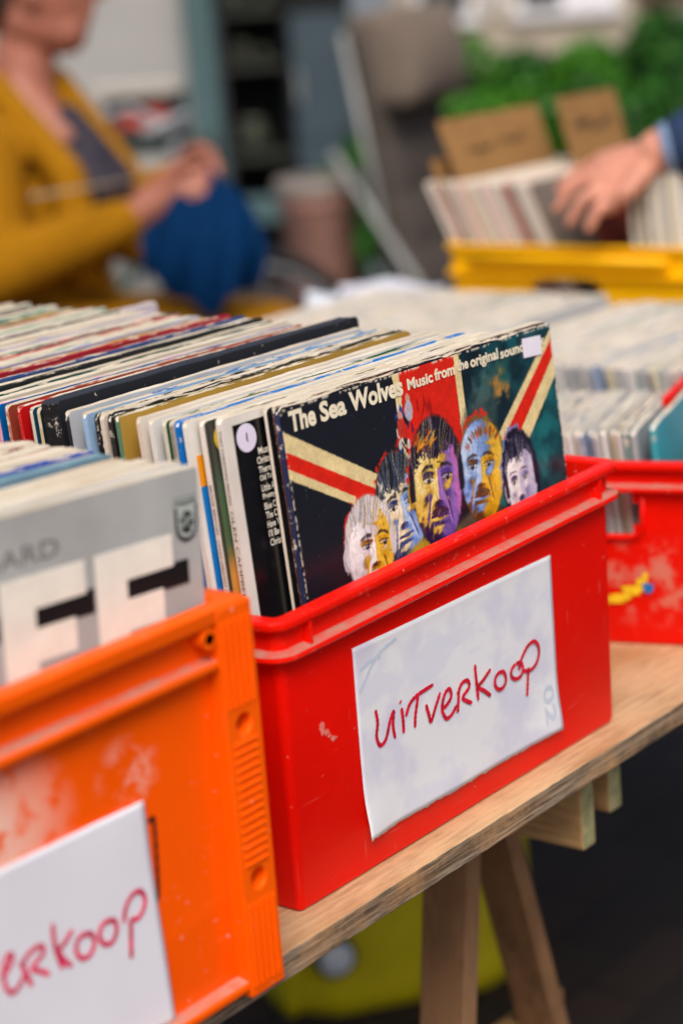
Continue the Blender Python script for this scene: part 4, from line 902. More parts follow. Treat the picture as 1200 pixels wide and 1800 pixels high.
card('smaller brown cardboard divider with bold black writing, further back and right', (1.640, .738, T+.009), .165, .392, .24, [(24, 334, 112, 30)])
card('brown cardboard divider half hidden at the left end of the yellow crate', (1.447, .822, T+.009), .20, .330, .30, [(20, 298, 30, 15)])

# white parcel and papers on the far left of the table
wp = thing('white_parcel', 'crumpled white parcel lying on the table behind the grey rows of singles', 'parcel', (1.66, 1.20, T), R(-50))
bm = bmesh.new(); bmesh.ops.create_cube(bm, size=1, matrix=Matrix.Translation((0, 0, .045)) @ Matrix.Diagonal((.22, .16, .09, 1)))
bmesh.ops.subdivide_edges(bm, edges=bm.edges, cuts=9, use_grid_fill=True)
for v in bm.verts: v.co += Vector((math.sin(v.co.y*60+v.co.z*40)*.005, math.sin(v.co.x*50)*.005, (.010*math.sin(v.co.x*38+1)+.008*math.sin(v.co.y*47)) if v.co.z > .02 else 0))
bm_obj('wrapping', bm, plain('white_wrapping', (214, 220, 230), .5, .06, 20, .2), wp, smooth=True)
bm = bmesh.new(); box(bm, -.06, -.05, .1005, .05, .03, .1030); bm_obj('label', bm, PAPER, wp)

# ------------------------------------------------------------------ people
RX = Vector((math.cos(0.881695), -math.sin(0.881695), 0)); FX = Vector((math.sin(0.881695), math.cos(0.881695), 0)); UZ = Vector((0, 0, 1))
FRAME = Matrix((RX, FX, UZ)).transposed()
SKIN = plain('skin', (158, 100, 82), .5, .08, 25, .08); SKIN2 = plain('warm_skin', (204, 140, 117), .5, .08, 25, .08)
MUST = plain('mustard_knit', (148, 100, 0), .9, .22, 90, .6, .2, .004)
wo = thing('person', 'seated woman in a mustard cardigan holding a blue cloth in both hands behind the records', 'person', (1.7168, 2.0676 , 0))
wi = Matrix.Translation(-Vector((1.7168, 2.0676, 0)))
def P(*p): return wi @ Vector(p)
bm = bmesh.new(); k = 3.8/3598.16
ellip(bm, P(1.8345, 2.0722, 1.3600), .098, .078, .122, FRAME)
capsule(bm, P(1.8088, 2.0814, 1.3064), P(1.8407, 2.0332, 1.2836), .062, .046); ellip(bm, P(1.8428, 2.0254, 1.2707), .033, .034, .032, FRAME); capsule(bm, P(1.8651, 2.0257, 1.3373), P(1.8470, 2.0270, 1.2870), .040, .036)
capsule(bm, P(1.8911, 2.0101, 1.3761), P(1.9001, 1.9875, 1.3477), .010, .014); capsule(bm, P(1.8686, 1.9987, 1.3213), P(1.8904, 2.0208, 1.3212), .018, .018); capsule(bm, P(1.8631, 1.9986, 1.3052), P(1.8850, 2.0208, 1.3049), .016, .016)
ellip(bm, P(1.8547, 1.9905, 1.3990), .018, .014, .010, FRAME); ellip(bm, P(1.7633, 2.0307, 1.3574), .022, .010, .034, FRAME)
capsule(bm, P(1.8102, 2.1023, 1.2825), P(1.7774, 2.1094, 1.1234), .056, .066)
capsule(bm, P(1.7725, 2.0979, 1.1604), P(1.7841, 2.0057, 1.0887), .060, .036)
capsule(bm, P(1.7876, 2.0964, 1.0427), P(1.7168, 2.0676, 0.7633), .115, .125)
for s in (0, 1):                               # thighs, shins and feet
    d = .09*(1 if s else -1)
    a = P(1.7103, 2.0539, 0.7108)+FX*d; b = P(1.8710, 1.6269, 0.7002)+FX*d*.8; capsule(bm, a, b, .078, .056)
    c = b+RX*-.02; c.z = .10; capsule(bm, b, c, .052, .036); e = c+RX*.15; e.z = .035; capsule(bm, c+Vector((0, 0, -.04)), e, .036, .026)
# arms up to the wrists, hands with five fingers each
capsule(bm, P(1.6241, 2.0445, 1.0667), P(1.5585, 1.9814, 0.8771), .052, .044); capsule(bm, P(1.5585, 1.9814, 0.8771), P(1.7123, 1.7791, 0.9578), .044, .029)
capsule(bm, P(1.9222, 2.1182, 1.0981), P(1.9211, 2.0338, 0.9287), .05, .042); capsule(bm, P(1.9211, 2.0338, 0.9287), P(1.9087, 1.8360, 1.0042), .042, .028)
capsule(bm, P(1.7153, 1.7761, 0.9595), P(1.7650, 1.7296, 0.9935), .033, .040); capsule(bm, P(1.7650, 1.7296, 0.9935), P(1.7978, 1.7217, 1.0115), .040, .034)
for a, b, c, r0 in (((318,296,3.62),(356,300,3.615),(362,322,3.65),1), ((324,312,3.605),(362,320,3.605),(360,344,3.65),1.05), ((322,332,3.60),(356,344,3.605),(346,366,3.65),1), ((312,350,3.605),(342,364,3.61),(330,380,3.65),.85), ((288,322,3.60),(318,296,3.585),(346,288,3.60),1.1)): pass
HN = [(1.7792, 1.7127, 1.0338, 1.8004, 1.6778, 1.0312, 1.8293, 1.6964, 1.0036), (1.7680, 1.6960, 1.0192, 1.7880, 1.6609, 1.0127, 1.8213, 1.6974, 0.9824), (1.7581, 1.6921, 1.0005, 1.7778, 1.6640, 0.9901, 1.8071, 1.7063, 0.9619), (1.7512, 1.7016, 0.9834, 1.7674, 1.6771, 0.9714, 1.7931, 1.7174, 0.9474), (1.7366, 1.7227, 1.0111, 1.7539, 1.6887, 1.0387, 1.7852, 1.6783, 1.0469)]
for q in HN:
    p = [P(*q[0:3]), P(*q[3:6]), P(*q[6:9])] if len(q) == 9 else None
    capsule(bm, p[0], p[1], .0125, .0108, 10); capsule(bm, p[1], p[2], .0108, .0090, 10)
capsule(bm, P(1.9102, 1.8366, 1.0103), P(1.9065, 1.7848, 1.0314), .030, .038)
HF = [(1.8977, 1.7839, 1.0428, 1.8945, 1.7390, 1.0428, 1.8773, 1.7181, 1.0202), (1.8849, 1.7624, 1.0318, 1.8806, 1.7173, 1.0279, 1.8653, 1.7095, 1.0032), (1.8839, 1.7577, 1.0174, 1.8778, 1.7141, 1.0119, 1.8580, 1.7129, 0.9898), (1.8778, 1.7595, 1.0038, 1.8757, 1.7255, 0.9937, 1.8566, 1.7267, 0.9798), (1.8797, 1.7878, 1.0387, 1.8614, 1.7542, 1.0610, 1.8604, 1.7228, 1.0608)]
for q in HF:
    p = [P(*q[0:3]), P(*q[3:6]), P(*q[6:9])]
    capsule(bm, p[0], p[1], .0122, .0105, 10); capsule(bm, p[1], p[2], .0105, .0088, 10)
fuse('body', bm, SKIN, wo, .0055, 5)
bm = bmesh.new()                               # hair in a short cut
ellip(bm, P(1.8236, 2.1005, 1.3970), .104, .088, .112, FRAME); ellip(bm, P(1.7854, 2.1308, 1.3576), .050, .074, .074, FRAME)
fuse('hair', bm, plain('dark_brown_hair', (52, 36, 30), .6, .4, 160, .6), wo, .007, 2)
bm = bmesh.new()
ellip(bm, P(1.7675, 2.0839, 0.9330), .150, .130, .190, FRAME); ellip(bm, P(1.7373, 2.0672, 0.8032), .150, .140, .110, FRAME)
capsule(bm, P(1.6514, 2.0752, 1.0637), P(1.9100, 2.1269, 1.0832), .078, .062)
capsule(bm, P(1.6190, 2.0488, 1.0622), P(1.5572, 1.9830, 0.8772), .076, .068); capsule(bm, P(1.5567, 1.9828, 0.8753), P(1.6998, 1.7907, 0.9493), .066, .045)
capsule(bm, P(1.9201, 2.1196, 1.0951), P(1.9211, 2.0338, 0.9287), .064, .056); capsule(bm, P(1.9211, 2.0338, 0.9287), P(1.9127, 1.8736, 0.9889), .054, .042)
capsule(bm, P(1.8534, 2.0788, 1.1947), P(1.8884, 1.9644, 1.0196), .026, .034); capsule(bm, P(1.8884, 1.9644, 1.0196), P(1.8703, 1.9349, 0.8938), .034, .05)
capsule(bm, P(1.7072, 2.0948, 1.1973), P(1.7094, 1.9262, 1.0306), .030, .034); capsule(bm, P(1.7094, 1.9262, 1.0306), P(1.7023, 1.9002, 0.8670), .034, .045)
fuse('cardigan', bm, MUST, wo, .007, 4)
bm = bmesh.new()
capsule(bm, P(1.8031, 2.0114, 1.1191), P(1.8273, 1.9209, 1.0100), .036, .034); capsule(bm, P(1.7133, 2.0079, 1.1025), P(1.7650, 1.9044, 1.0032), .022, .040); capsule(bm, P(1.7833, 1.9552, 1.0425), P(1.8004, 1.9274, 0.9463), .05, .05)
fuse('dark_top', bm, plain('dark_patterned_top', (44, 40, 52), .8, .5, 70, .2), wo, .007, 4)
bm = bmesh.new()
for s in (-1, 1):
    d = .09*s; a = P(1.7113, 2.0543, 0.7149)+FX*d; b = P(1.8794, 1.6196, 0.7074)+FX*d*.8; capsule(bm, a, b, .094, .070); c = b+RX*-.01; c.z = .34; capsule(bm, b, c, .068, .085)
fuse('skirt', bm, MUST, wo, .009, 5)
# blue cloth held up in her hands, with folds
bc = thing('blue_cloth', 'bright blue cloth hanging in folds from the seated woman\'s hands', 'cloth', (1.7692, 1.6753, T))
ci = Vector((1.7692, 1.6753, T))
c00, c10, c01, c11 = Vector((1.7611, 1.7841, 0.9958)), Vector((1.8314, 1.6279, 0.9814)), Vector((1.6713, 1.7251, 0.8241)), Vector((1.7833, 1.5506, 0.8094))
V, F = [], []; nu, nv = 60, 40
for j in range(nv+1):
    t = j/nv
    for i in range(nu+1):
        s = i/nu; p = c00.lerp(c10, s).lerp(c01.lerp(c11, s), t)
        ss = s+.03*math.sin(t*3)
        p = p+FX*((.026*math.sin(ss*9.3+1.7*math.sin(ss*4+t*2))+.012*math.sin(ss*23+t*5+2))*(.35+.65*t)-.035*math.sin(math.pi*t)*.6)+UZ*(.026*math.sin(ss*7+1)*max(0, t-.4)*1.6+.012*math.sin(ss*19)*t+.05*math.sin(math.pi*s)*(1-t))+RX*.035*math.sin(math.pi*t)*(s-.2)
        V.append(tuple(p-ci))
for j in range(nv):
    for i in range(nu): F.append((j*(nu+1)+i, j*(nu+1)+i+1, (j+1)*(nu+1)+i+1, (j+1)*(nu+1)+i))
o = raw_mesh('cloth_folds', V, F, plain('blue_fabric', (0, 38, 76), .85, .2, 60, .3, .08), bc, smooth=True)
md = o.modifiers.new('s', 'SOLIDIFY'); md.thickness = .006
nd = thing('knitting_needle', 'long pale needle held level in front of the cardigan', 'needle', (1.6021, 1.7612, 1.0239))
ni = Vector((1.6021, 1.7612, 1.0239))
bm = bmesh.new(); tube(bm, [Vector((1.4977, 1.7898, 1.0226))-ni, Vector((1.7160, 1.7536, 1.0256))-ni], [.0028, .0036], 10); ellip(bm, Vector((1.4965, 1.7913, 1.0227))-ni, .006, .006, .006)
bm_obj('needle_shaft', bm, plain('pale_needle', (150, 136, 116), .4, .05), nd)
st = thing('stool', 'dark stool under the seated woman in the mustard cardigan', 'stool', (1.7300, 2.0508, 0))
bm = bmesh.new(); bmesh.ops.create_cone(bm, cap_ends=True, segments=28, radius1=.17, radius2=.17, depth=.03, matrix=Matrix.Translation((0, 0, T-.165))); o = bm_obj('seat', bm, plain('dark_seat', (40, 38, 40), .6), st); bevel(o, .008)
for k in range(4):
    a = math.pi/4+k*math.pi/2; bm = bmesh.new(); tube(bm, [(.12*math.cos(a), .12*math.sin(a), T-.18), (.19*math.cos(a), .19*math.sin(a), 0)], .012); bm_obj('leg', bm, bpy.data.materials['dark_seat'], st)

# the buyer whose hand flips through the yellow crate (the body stands off to the right)
by = thing('person', 'buyer in a navy sleeve, only the hand reaching into the yellow crate is in view', 'person', (2.22, -.02, 0))
bi = Vector((2.22, -.02, 0))
def B(*p): return Vector(p)-bi
WR = B(1.4591, 0.5639, 1.0898); EL = B(1.5417, 0.4130, 1.1247); SH = Vector((-.06, .17, 1.36))
bm = bmesh.new()
ellip(bm, Vector((-.01, 0, 1.62)), .095, .078, .122); ellip(bm, Vector((-.045, 0, 1.545)), .055, .055, .05); capsule(bm, Vector((-.095, 0, 1.61)), Vector((-.112, 0, 1.585)), .010, .014)
for s in (-1, 1): ellip(bm, Vector((.0, s*.078, 1.60)), .022, .010, .033)
capsule(bm, Vector((0, 0, 1.53)), Vector((0, 0, 1.42)), .056, .066)
ellip(bm, Vector((0, 0, 1.22)), .115, .185, .24); ellip(bm, Vector((0, 0, .98)), .115, .165, .16)
capsule(bm, Vector((0, .16, 1.37)), SH, .07, .065); capsule(bm, SH, EL, .056, .046); capsule(bm, EL, WR, .045, .031)
capsule(bm, Vector((0, -.17, 1.37)), Vector((.02, -.24, 1.08)), .06, .046); capsule(bm, Vector((.02, -.24, 1.08)), Vector((-.02, -.25, .84)), .044, .03); ellip(bm, Vector((-.025, -.25, .76)), .03, .018, .07)
for s in (-1, 1):
    capsule(bm, Vector((0, s*.09, .92)), Vector((0, s*.10, .50)), .088, .06); capsule(bm, Vector((0, s*.10, .50)), Vector((.02, s*.10, .09)), .058, .038); capsule(bm, Vector((.02, s*.10, .045)), Vector((-.16, s*.11, .03)), .04, .03)
K = [B(1.4456, 0.6419, 1.0816), B(1.4274, 0.6350, 1.0703), B(1.4179, 0.6247, 1.0566), B(1.4158, 0.6137, 1.0436)]
for p in K: capsule(bm, WR, p, .023, .0120)
FT = [((1.4387, 0.6771, 1.0676), (1.4217, 0.6962, 1.0441)), ((1.4057, 0.6626, 1.0536), (1.3927, 0.6825, 1.0239)), ((1.3903, 0.6417, 1.0364), (1.3815, 0.6569, 1.0077)), ((1.3874, 0.6163, 1.0251), (1.3782, 0.6257, 1.0012))]
for p, (m_, e) in zip(K, FT): capsule(bm, p, B(*m_), .0102, .0086, 10); capsule(bm, B(*m_), B(*e), .0086, .0068, 10)
capsule(bm, B(1.4254, 0.5706, 1.0659), B(1.4013, 0.5828, 1.0441), .016, .0125); capsule(bm, B(1.4013, 0.5828, 1.0441), B(1.3994, 0.6098, 1.0251), .0120, .0095)
fuse('body', bm, SKIN2, by, .0038, 3)
NAVY = plain('navy_jacket', (28, 50, 84), .75, .25, 70, .4)
bm = bmesh.new(); wc = WR.lerp(EL, .24)
capsule(bm, wc, EL, .046, .058); capsule(bm, EL, SH, .058, .075); capsule(bm, SH, Vector((0, -.17, 1.38)), .085, .08); ellip(bm, Vector((.005, 0, 1.2)), .145, .215, .26); ellip(bm, Vector((0, 0, .97)), .14, .19, .17)
capsule(bm, Vector((0, -.18, 1.37)), Vector((.02, -.245, 1.08)), .075, .06); capsule(bm, Vector((.02, -.245, 1.08)), Vector((-.015, -.25, .87)), .058, .048)
fuse('jacket', bm, NAVY, by, .007, 4)
bm = bmesh.new(); tube(bm, [WR.lerp(EL, .03), WR.lerp(EL, .14)], .0365, 18); bm_obj('shirt_cuff', bm, plain('pale_cuff', (120, 140, 172), .7), by)
bm = bmesh.new()
for s in (-1, 1): capsule(bm, Vector((0, s*.09, .93)), Vector((0, s*.10, .50)), .105, .08); capsule(bm, Vector((0, s*.10, .50)), Vector((.02, s*.10, .12)), .078, .065)
fuse('trousers', bm, plain('dark_trousers', (40, 44, 54), .8, .2, 60), by, .009, 3)
bm = bmesh.new(); ellip(bm, Vector((.012, 0, 1.655)), .098, .084, .105); ellip(bm, Vector((.05, 0, 1.60)), .06, .075, .08); fuse('hair', bm, bpy.data.materials['dark_brown_hair'], by, .008, 2)

# ------------------------------------------------------------------ behind the stall
def at(x, y, z=0): return Vector((x, y, z))
# garden recliner seen three-quarter, its back towards the left
lc = thing('garden_recliner', 'grey brown padded garden recliner with a pillow head, standing in front of the hedge', 'garden chair', (3.9245, 2.7369, 0), -1.4227)
LB = plain('taupe_padding', (112, 100, 90), .85, .12, 12, .3, .3, .006); LD = plain('shaded_taupe_padding', (74, 67, 62), .85, .12, 12, .3, .3, .006); LF = plain('grey_frame', (142, 144, 142), .4, .08, 20, 0, .5)  # LD: same padding with the shade on backrest and seat put into its colour
tilt = Matrix.Translation((0, 0, .44)) @ Matrix.Rotation(R(-9), 4, 'Y')
def pad(bm, x0, x1, hw, z0, z1, segs, puff=.015):
    mt = tilt; vs = []
    n = 8
    for (xa, sgn) in ((x0, -1), (x1, 1)):
        vs.append([[bm.verts.new(mt @ Vector((xa+sgn*puff*(abs(math.sin(math.pi*segs*j/(segs*n)))**.6)*(1-(2*i/n-1)**4), -hw+2*hw*i/n, z0+(z1-z0)*j/(segs*n)))) for i in range(n+1)] for j in range(segs*n+1)])
    J = segs*n
    for g in vs:
        for j in range(J):
            for i in range(n): bm.faces.new((g[j][i], g[j][i+1], g[j+1][i+1], g[j+1][i]))
    a, b_ = vs
    for j in range(J):
        bm.faces.new((a[j][0], a[j+1][0], b_[j+1][0], b_[j][0])); bm.faces.new((a[j][n], a[j+1][n], b_[j+1][n], b_[j][n]))
    for i in range(n):
        bm.faces.new((a[0][i], a[0][i+1], b_[0][i+1], b_[0][i])); bm.faces.new((a[J][i], a[J][i+1], b_[J][i+1], b_[J][i]))
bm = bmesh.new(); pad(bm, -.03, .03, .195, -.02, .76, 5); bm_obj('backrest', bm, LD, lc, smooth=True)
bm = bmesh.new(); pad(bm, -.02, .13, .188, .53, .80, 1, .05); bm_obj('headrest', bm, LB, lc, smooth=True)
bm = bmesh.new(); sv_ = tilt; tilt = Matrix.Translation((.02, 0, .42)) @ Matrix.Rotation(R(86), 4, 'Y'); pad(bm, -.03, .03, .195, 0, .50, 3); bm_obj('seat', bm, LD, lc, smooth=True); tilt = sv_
for s in (-1, 1):
    bm = bmesh.new(); tube(bm, [tilt @ Vector((-.035, s*.188, .76)), tilt @ Vector((-.035, s*.188, -.02))], .014); bm_obj('back_tube', bm, LF, lc)
    bm = bmesh.new(); tube(bm, [(-.20, s*.215, .86), (.08, s*.215, .43), (.34, s*.215, .0)], .012); bm_obj('leg', bm, LF, lc)
    bm = bmesh.new(); tube(bm, [(-.22, s*.215, .0), (.06, s*.215, .40), (.46, s*.215, .40)], .014); bm_obj('leg', bm, LF, lc)

# leafy shrubs
def leaf_mat(name, a, b_):
    m, nt, b = new_mat(name, .5, .35); oi = N(nt, 'ShaderNodeNewGeometry')
    nt.links.new(ramp(nt, oi.outputs['Random Per Island'], [(0, lin(a)), (1, lin(b_))]), b.inputs['Base Color']); return m
LEAF = leaf_mat('box_leaves', (30, 84, 14), (84, 150, 32)); LEAF2 = leaf_mat('dark_leaves', (18, 60, 20), (58, 118, 30)); BARK = plain('bark', (70, 54, 42), .9, .3, 60, .5)
def shrub(name, label, loc, rx, ry, h, nleaf, size, mat, seed, group='green shrubs behind the stall', cat='shrub'):
    rs = np.random.RandomState(seed); t = thing(name, label, cat, loc, 0, group)
    nb = 46; th = rs.uniform(0, 2*np.pi, nb); rr_ = np.sqrt(rs.rand(nb))*.9; zz = rs.uniform(.10, .90, nb)
    cen = np.stack([rx*rr_*np.cos(th), ry*rr_*np.sin(th), h*zz*(1-.22*rr_**2)], 1); rad = rs.uniform(.10, .20, nb)*min(rx, h)*1.3
    k = rs.randint(0, nb, nleaf); d = rs.normal(size=(nleaf, 3)); d /= np.linalg.norm(d, axis=1)[:, None]
    p = cen[k]+d*rad[k][:, None]*(rs.rand(nleaf)**.35)[:, None]; p[:, 2] = np.maximum(p[:, 2], .01)
    a = rs.normal(size=(nleaf, 3)); a /= np.linalg.norm(a, axis=1)[:, None]; b_ = np.cross(a, d+rs.normal(size=(nleaf, 3))*.6); b_ /= np.linalg.norm(b_, axis=1)[:, None]
    s = size*rs.uniform(.6, 1.3, nleaf)[:, None]
    V = np.stack([p-a*s, p+b_*s*.5, p+a*s, p-b_*s*.5], 1).reshape(-1, 3); F = np.arange(nleaf*4).reshape(-1, 4)
    me = bpy.data.meshes.new('foliage'); me.from_pydata(V.tolist(), [], F.tolist()); me.materials.append(mat); link('foliage', me, t)
    bm = bmesh.new()
    for q in range(7): c = cen[rs.randint(nb)]; tube(bm, [(0, 0, 0), (c[0]*.4, c[1]*.4, c[2]*.5), tuple(c)], [.016, .010, .004], 6)
    bm_obj('stem', bm, BARK, t)
shrub('shrub', 'dark green bush showing low between the planter and the recliner', (4.603, 3.480, 0), 0.27, 0.26, 0.92, 7000, 0.03, LEAF2, 1)
shrub('shrub', 'light green shrub behind the large cardboard divider, left end of the hedge', (5.350, 3.518, 0), 0.54, 0.44, 1.1, 15000, 0.032, LEAF, 2)
shrub('shrub', 'darker green shrub between the two cardboard dividers', (5.782, 3.467, 0), 0.52, 0.44, 1.12, 14000, 0.032, LEAF2, 3)
shrub('shrub', 'tall green shrub behind the smaller cardboard divider', (5.665, 3.136, 0), 0.54, 0.44, 1.17, 15000, 0.032, LEAF, 4)
shrub('shrub', 'dark green shrub at the right edge above the navy sleeve', (5.661, 2.810, 0), 0.54, 0.44, 1.2, 14000, 0.032, LEAF2, 5)

# terracotta planter, bicycle and a dark box on a small cart
pt = thing('planter', 'terracotta coloured planter with a pale rim between the shop door and the recliner', 'planter', (3.7466, 3.0299, 0))
bm = bmesh.new(); L = [(.075, 0), (.085, .01), (.106, .70), (.112, .705), (.112, .76), (.100, .765), (.095, .74), (.085, .70)]
loft(bm, [[(r_*math.cos(2*math.pi*k_/28), r_*math.sin(2*math.pi*k_/28), z) for k_ in range(28)] for r_, z in L]); bm_obj('pot', bm, plain('terracotta', (176, 132, 118), .85, .18, 20, .3), pt, smooth=True)
bm = bmesh.new(); loft(bm, [[(r_*math.cos(2*math.pi*k_/28), r_*math.sin(2*math.pi*k_/28), z) for k_ in range(28)] for r_, z in ((.114, .735), (.119, .74), (.119, .78), (.114, .785), (.095, .785), (.095, .735))], True); bm_obj('rim', bm, plain('pale_rim', (138, 130, 124), .7), pt, smooth=True)
bm = bmesh.new(); bmesh.ops.create_circle(bm, cap_ends=True, segments=28, radius=.094, matrix=Matrix.Translation((0, 0, .78))); bm_obj('soil', bm, plain('soil', (40, 32, 26), .95, .4, 60, .6), pt)
bk = thing('bicycle', 'dark bicycle parked behind the seated woman, its black front wheel showing beside the blue cloth', 'bicycle', (3.0288, 2.7098, 0), -0.5326)
TY = plain('black_tyre', (24, 24, 26), .8); ST_ = plain('steel', (150, 152, 156), .3, .05, 30, 0, .6); FR = plain('dark_green_frame', (30, 52, 46), .35, .1)
def wheel(x):
    def ringp(r_, n_=44): return [Vector((x+r_*math.cos(2*math.pi*k_/n_), 0, .345+r_*math.sin(2*math.pi*k_/n_))) for k_ in range(n_+1)]
    bm = bmesh.new(); tube(bm, ringp(.325), .020, 10, False); wt = bm_obj('wheel', bm, TY, bk)
    bm = bmesh.new(); tube(bm, ringp(.300), .010, 6, False); bm_obj('rim', bm, ST_, wt)
    bm = bmesh.new()
    for k_ in range(24): a = 2*math.pi*k_/24; tube(bm, [(x+.02*math.cos(a+1), .02*(-1)**k_, .345+.02*math.sin(a+1)), (x+.295*math.cos(a), 0, .345+.295*math.sin(a))], .0012, 4)
    tube(bm, [(x, -.05, .345), (x, .05, .345)], .018, 10); bm_obj('spokes', bm, ST_, wt)
wheel(0); wheel(-1.04)
bm = bmesh.new()
for a, b_, r_ in (((0, -.05, .345), (-.10, -.03, .72), .010), ((0, .05, .345), (-.10, .03, .72), .010), ((-.10, 0, .70), (-.14, 0, .92), .016), ((-.12, 0, .82), (-.66, 0, .30), .016), ((-.12, 0, .86), (-.74, 0, .78), .014), ((-.66, 0, .30), (-.78, 0, .90), .015), ((-.66, 0, .30), (-1.04, .05, .345), .009), ((-.66, 0, .30), (-1.04, -.05, .345), .009), ((-.76, 0, .80), (-1.04, .05, .345), .009), ((-.76, 0, .80), (-1.04, -.05, .345), .009)): tube(bm, [a, b_], r_, 10)
bm_obj('frame', bm, FR, bk)
bm = bmesh.new(); tube(bm, [(-.30, -.28, 1.02), (-.18, -.24, 1.05), (-.14, 0, 1.0), (-.18, .24, 1.05), (-.30, .28, 1.02)], .012); tube(bm, [(-.14, 0, .9), (-.14, 0, 1.0)], .013); bm_obj('handlebar', bm, ST_, bk)
bm = bmesh.new(); ellip(bm, Vector((-.80, 0, .945)), .13, .08, .035); bm_obj('saddle', bm, TY, bk, smooth=True)
ct = thing('trolley', 'dark trolley with open shelves behind the seated woman', 'trolley', (3.8066, 3.7167, 0), R(-48))
for z in (.30, .86):
    bm = bmesh.new(); box(bm, -.26, -.2, z, .20, .2, z+.02); o = bm_obj('shelf', bm, FR, ct); bevel(o, .004)
for sx, sy in ((-.25, -.19), (.19, -.19), (-.25, .19), (.19, .19)):
    bm = bmesh.new(); box(bm, sx-.012, sy-.012, 0, sx+.012, sy+.012, .86); bm_obj('leg', bm, FR, ct)
cb = thing('cardboard_box', 'dark box with a red panel and white sheets on top, behind the mustard cardigan', 'box', (3.8011, 3.7236, .8805), R(-48))
bm = bmesh.new(); box(bm, -.13, -.12, 0, .12, .12, .155); o = bm_obj('box_body', bm, plain('dark_card', (36, 44, 46), .7), cb); bevel(o, .004)
bm = bmesh.new(); box(bm, -.09, -.1225, .06, .06, -.1205, .12); bm_obj('red_panel', bm, plain('red_card', (170, 62, 44), .6), cb)
bm = bmesh.new(); box(bm, -.16, -.14, .1555, .10, .12, .19); o = bm_obj('white_sheets', bm, plain('cream_sheets', (176, 170, 162), .8), cb); bevel(o, .006)

# shop front on the left: white wall, grey green post, dark window with shelves, slate door
SH0 = Vector((6.0218, 5.4103, 0)); SR = -0.8817
def shop(name, label, cat, u0, v0=0, group=None): return thing(name, label, cat, tuple(SH0+RX*u0+FX*v0), SR, group)
def slab(par, name, x0, y0, z0, x1, y1, z1, mat, bv=.004):
    bm = bmesh.new(); box(bm, x0, y0, z0, x1, y1, z1); o = bm_obj(name, bm, mat, par); bevel(o, bv) if bv else None; return o
WALL = plain('white_render', (164, 163, 162), .9, .05, 6, .3, .2, .004); PO = plain('grey_green_paint', (72, 98, 102), .5, .08, 8, .1)
DKI = plain('dark_interior', (20, 24, 26), .9, .2, 6, 0); SLATE = plain('slate_blue_paint', (58, 74, 84), .5, .1, 6, .1)
wl_ = shop('shop_wall', 'white rendered shop wall behind the seated woman', 'wall', 0)
slab(wl_, 'wall', -3.2, 0, 0, -.135, .30, 3.6, WALL); slab(wl_, 'plinth', -3.2, -.03, 0, -.135, -.002, .35, plain('grey_plinth', (120, 120, 118), .9))
dp = shop('door_post', 'grey green painted post at the edge of the white shop wall', 'post', 0)
slab(dp, 'shaft', -.132, -.10, 0, .0, .15, 3.4, PO, .012); slab(dp, 'cap', -.15, -.12, 3.4, .02, .17, 3.5, PO, .01); slab(dp, 'foot', -.15, -.12, 0, .02, .17, .25, PO, .01)
wn = shop('shop_window', 'dark shop window with dim shelves between the grey green post and the slate door', 'window', 0)
slab(wn, 'back_panel', .003, .55, 0, .75, .60, 3.4, DKI, 0); slab(wn, 'side_panel', .30, .16, 0, .325, .549, 3.4, DKI, 0)
for z in (.55, .96, 1.20): slab(wn, 'shelf', .004, .20, z, .298, .54, z+.03, plain('dark_shelf', (44, 47, 42), .7) if z < .6 else bpy.data.materials['dark_shelf'])
slab(wn, 'sill', .003, -.05, .30, .298, .15, .40, PO)
GL = plain('olive_ware', (62, 66, 56), .5, .1)
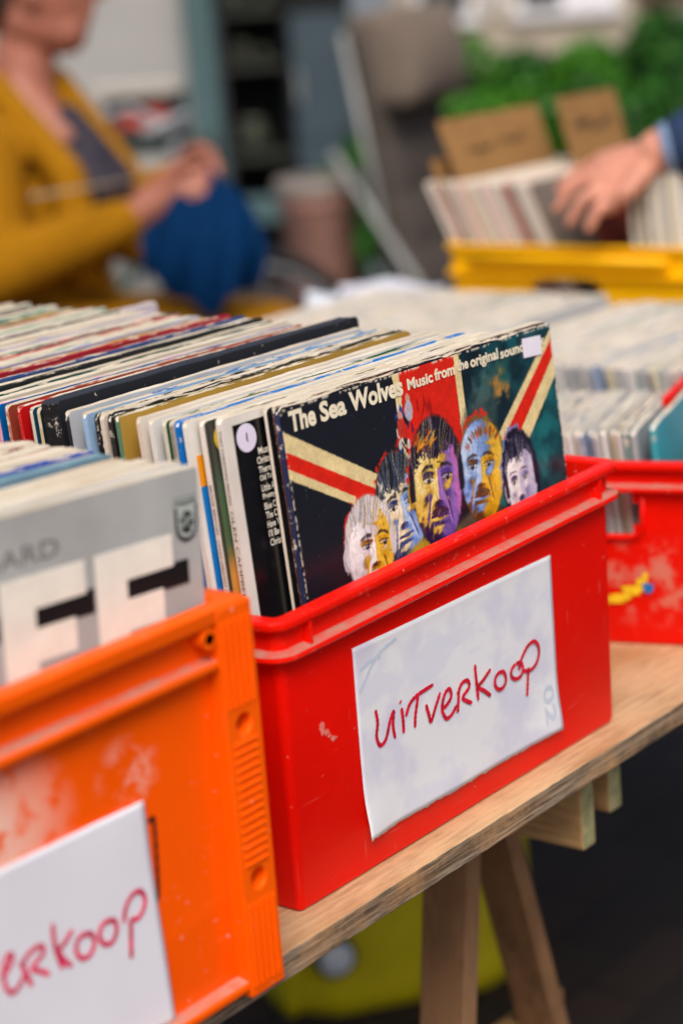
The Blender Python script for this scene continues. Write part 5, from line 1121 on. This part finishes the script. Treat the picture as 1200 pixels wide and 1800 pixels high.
for u_, z, s in ((.10, .99, .05), (.20, .99, .035), (.08, 1.23, .06), (.22, 1.23, .03), (.12, .58, .08)):
    v_ = thing('pot', 'dim olive pot on the shelf in the dark shop window', 'pot', tuple(SH0+RX*u_+FX*.33+UZ*z), 0, 'pots in the shop window'); bm = bmesh.new()
    loft(bm, [[(r_*s*math.cos(2*math.pi*k_/20), r_*s*math.sin(2*math.pi*k_/20), zz*s) for k_ in range(20)] for r_, zz in ((.6, 0), (.95, .5), (1, 1.0), (.7, 1.7), (.8, 2.0), (.65, 2.0), (.55, 1.6), (.5, .2))]); bm_obj('pot_body', bm, GL, v_, smooth=True)
dr = shop('shop_door', 'slate blue shop door next to the dark window', 'door', 0)
slab(dr, 'door_leaf', .330, .10, .02, .60, .15, 1.19, SLATE); slab(dr, 'panel', .36, .092, .15, .57, .099, .55, SLATE); slab(dr, 'panel', .36, .092, .65, .57, .099, 1.05, SLATE)
slab(dr, 'upper_panel', .330, .10, 1.20, .60, .15, 3.4, DKI); slab(dr, 'handle', .345, .06, .80, .36, .09, .95, ST_, .003)
lt = shop('shop_wall', 'narrow pale strip of wall to the right of the slate door', 'wall', 0)
slab(lt, 'wall', .605, .02, 0, .80, .30, 3.6, plain('grey_blue_render', (120, 130, 140), .9, .1, 6))

# house across the way, over the hedge
H0 = Vector((10.2237, 6.6554, 0)); 
def house(name, label, cat): return thing(name, label, cat, tuple(H0), SR)
hs = house('house', 'pale rendered house with white framed windows across the way above the hedge', 'house')
HW = plain('pale_render', (176, 166, 150), .9, .1, 4, .3, .2, .006); WF = plain('white_frame', (226, 226, 230), .5, .03); GLS, nt, b = new_mat('window_glass', .12, .6); b.inputs['Base Color'].default_value = (.06, .065, .075, 1)
BRK = plain('brown_timber', (70, 52, 44), .8, .2)
slab(hs, 'wall', -1.4, 0, 0, 2.6, .3, .98, HW, .01); slab(hs, 'wall', -1.4, .10, .985, 2.6, .3, 4.2, HW, .01)
for x0, x1 in ((-.62, -.22), (.02, .68)):
    f = slab(hs, 'window', x0, .04, .99, x1, .099, 2.4, WF); n_ = 2 if x1-x0 > .5 else 1; wdt = (x1-x0)/n_
    for q in range(n_): slab(f, 'pane', x0+q*wdt+.05, .034, 1.04, x0+(q+1)*wdt-(.05 if q or n_ == 1 else .02), .039, 2.33, GLS if q == 0 else plain('net_curtain', (206, 206, 214), .8), 0)
    slab(f, 'sill', x0-.04, -.06, .985, x1+.04, .035, 1.02, WF)
slab(hs, 'door', .80, .03, 1.0, 1.25, .099, 2.6, BRK); slab(hs, 'downpipe', -.15, -.05, 1.05, -.08, .02, 4.0, WF, .02)
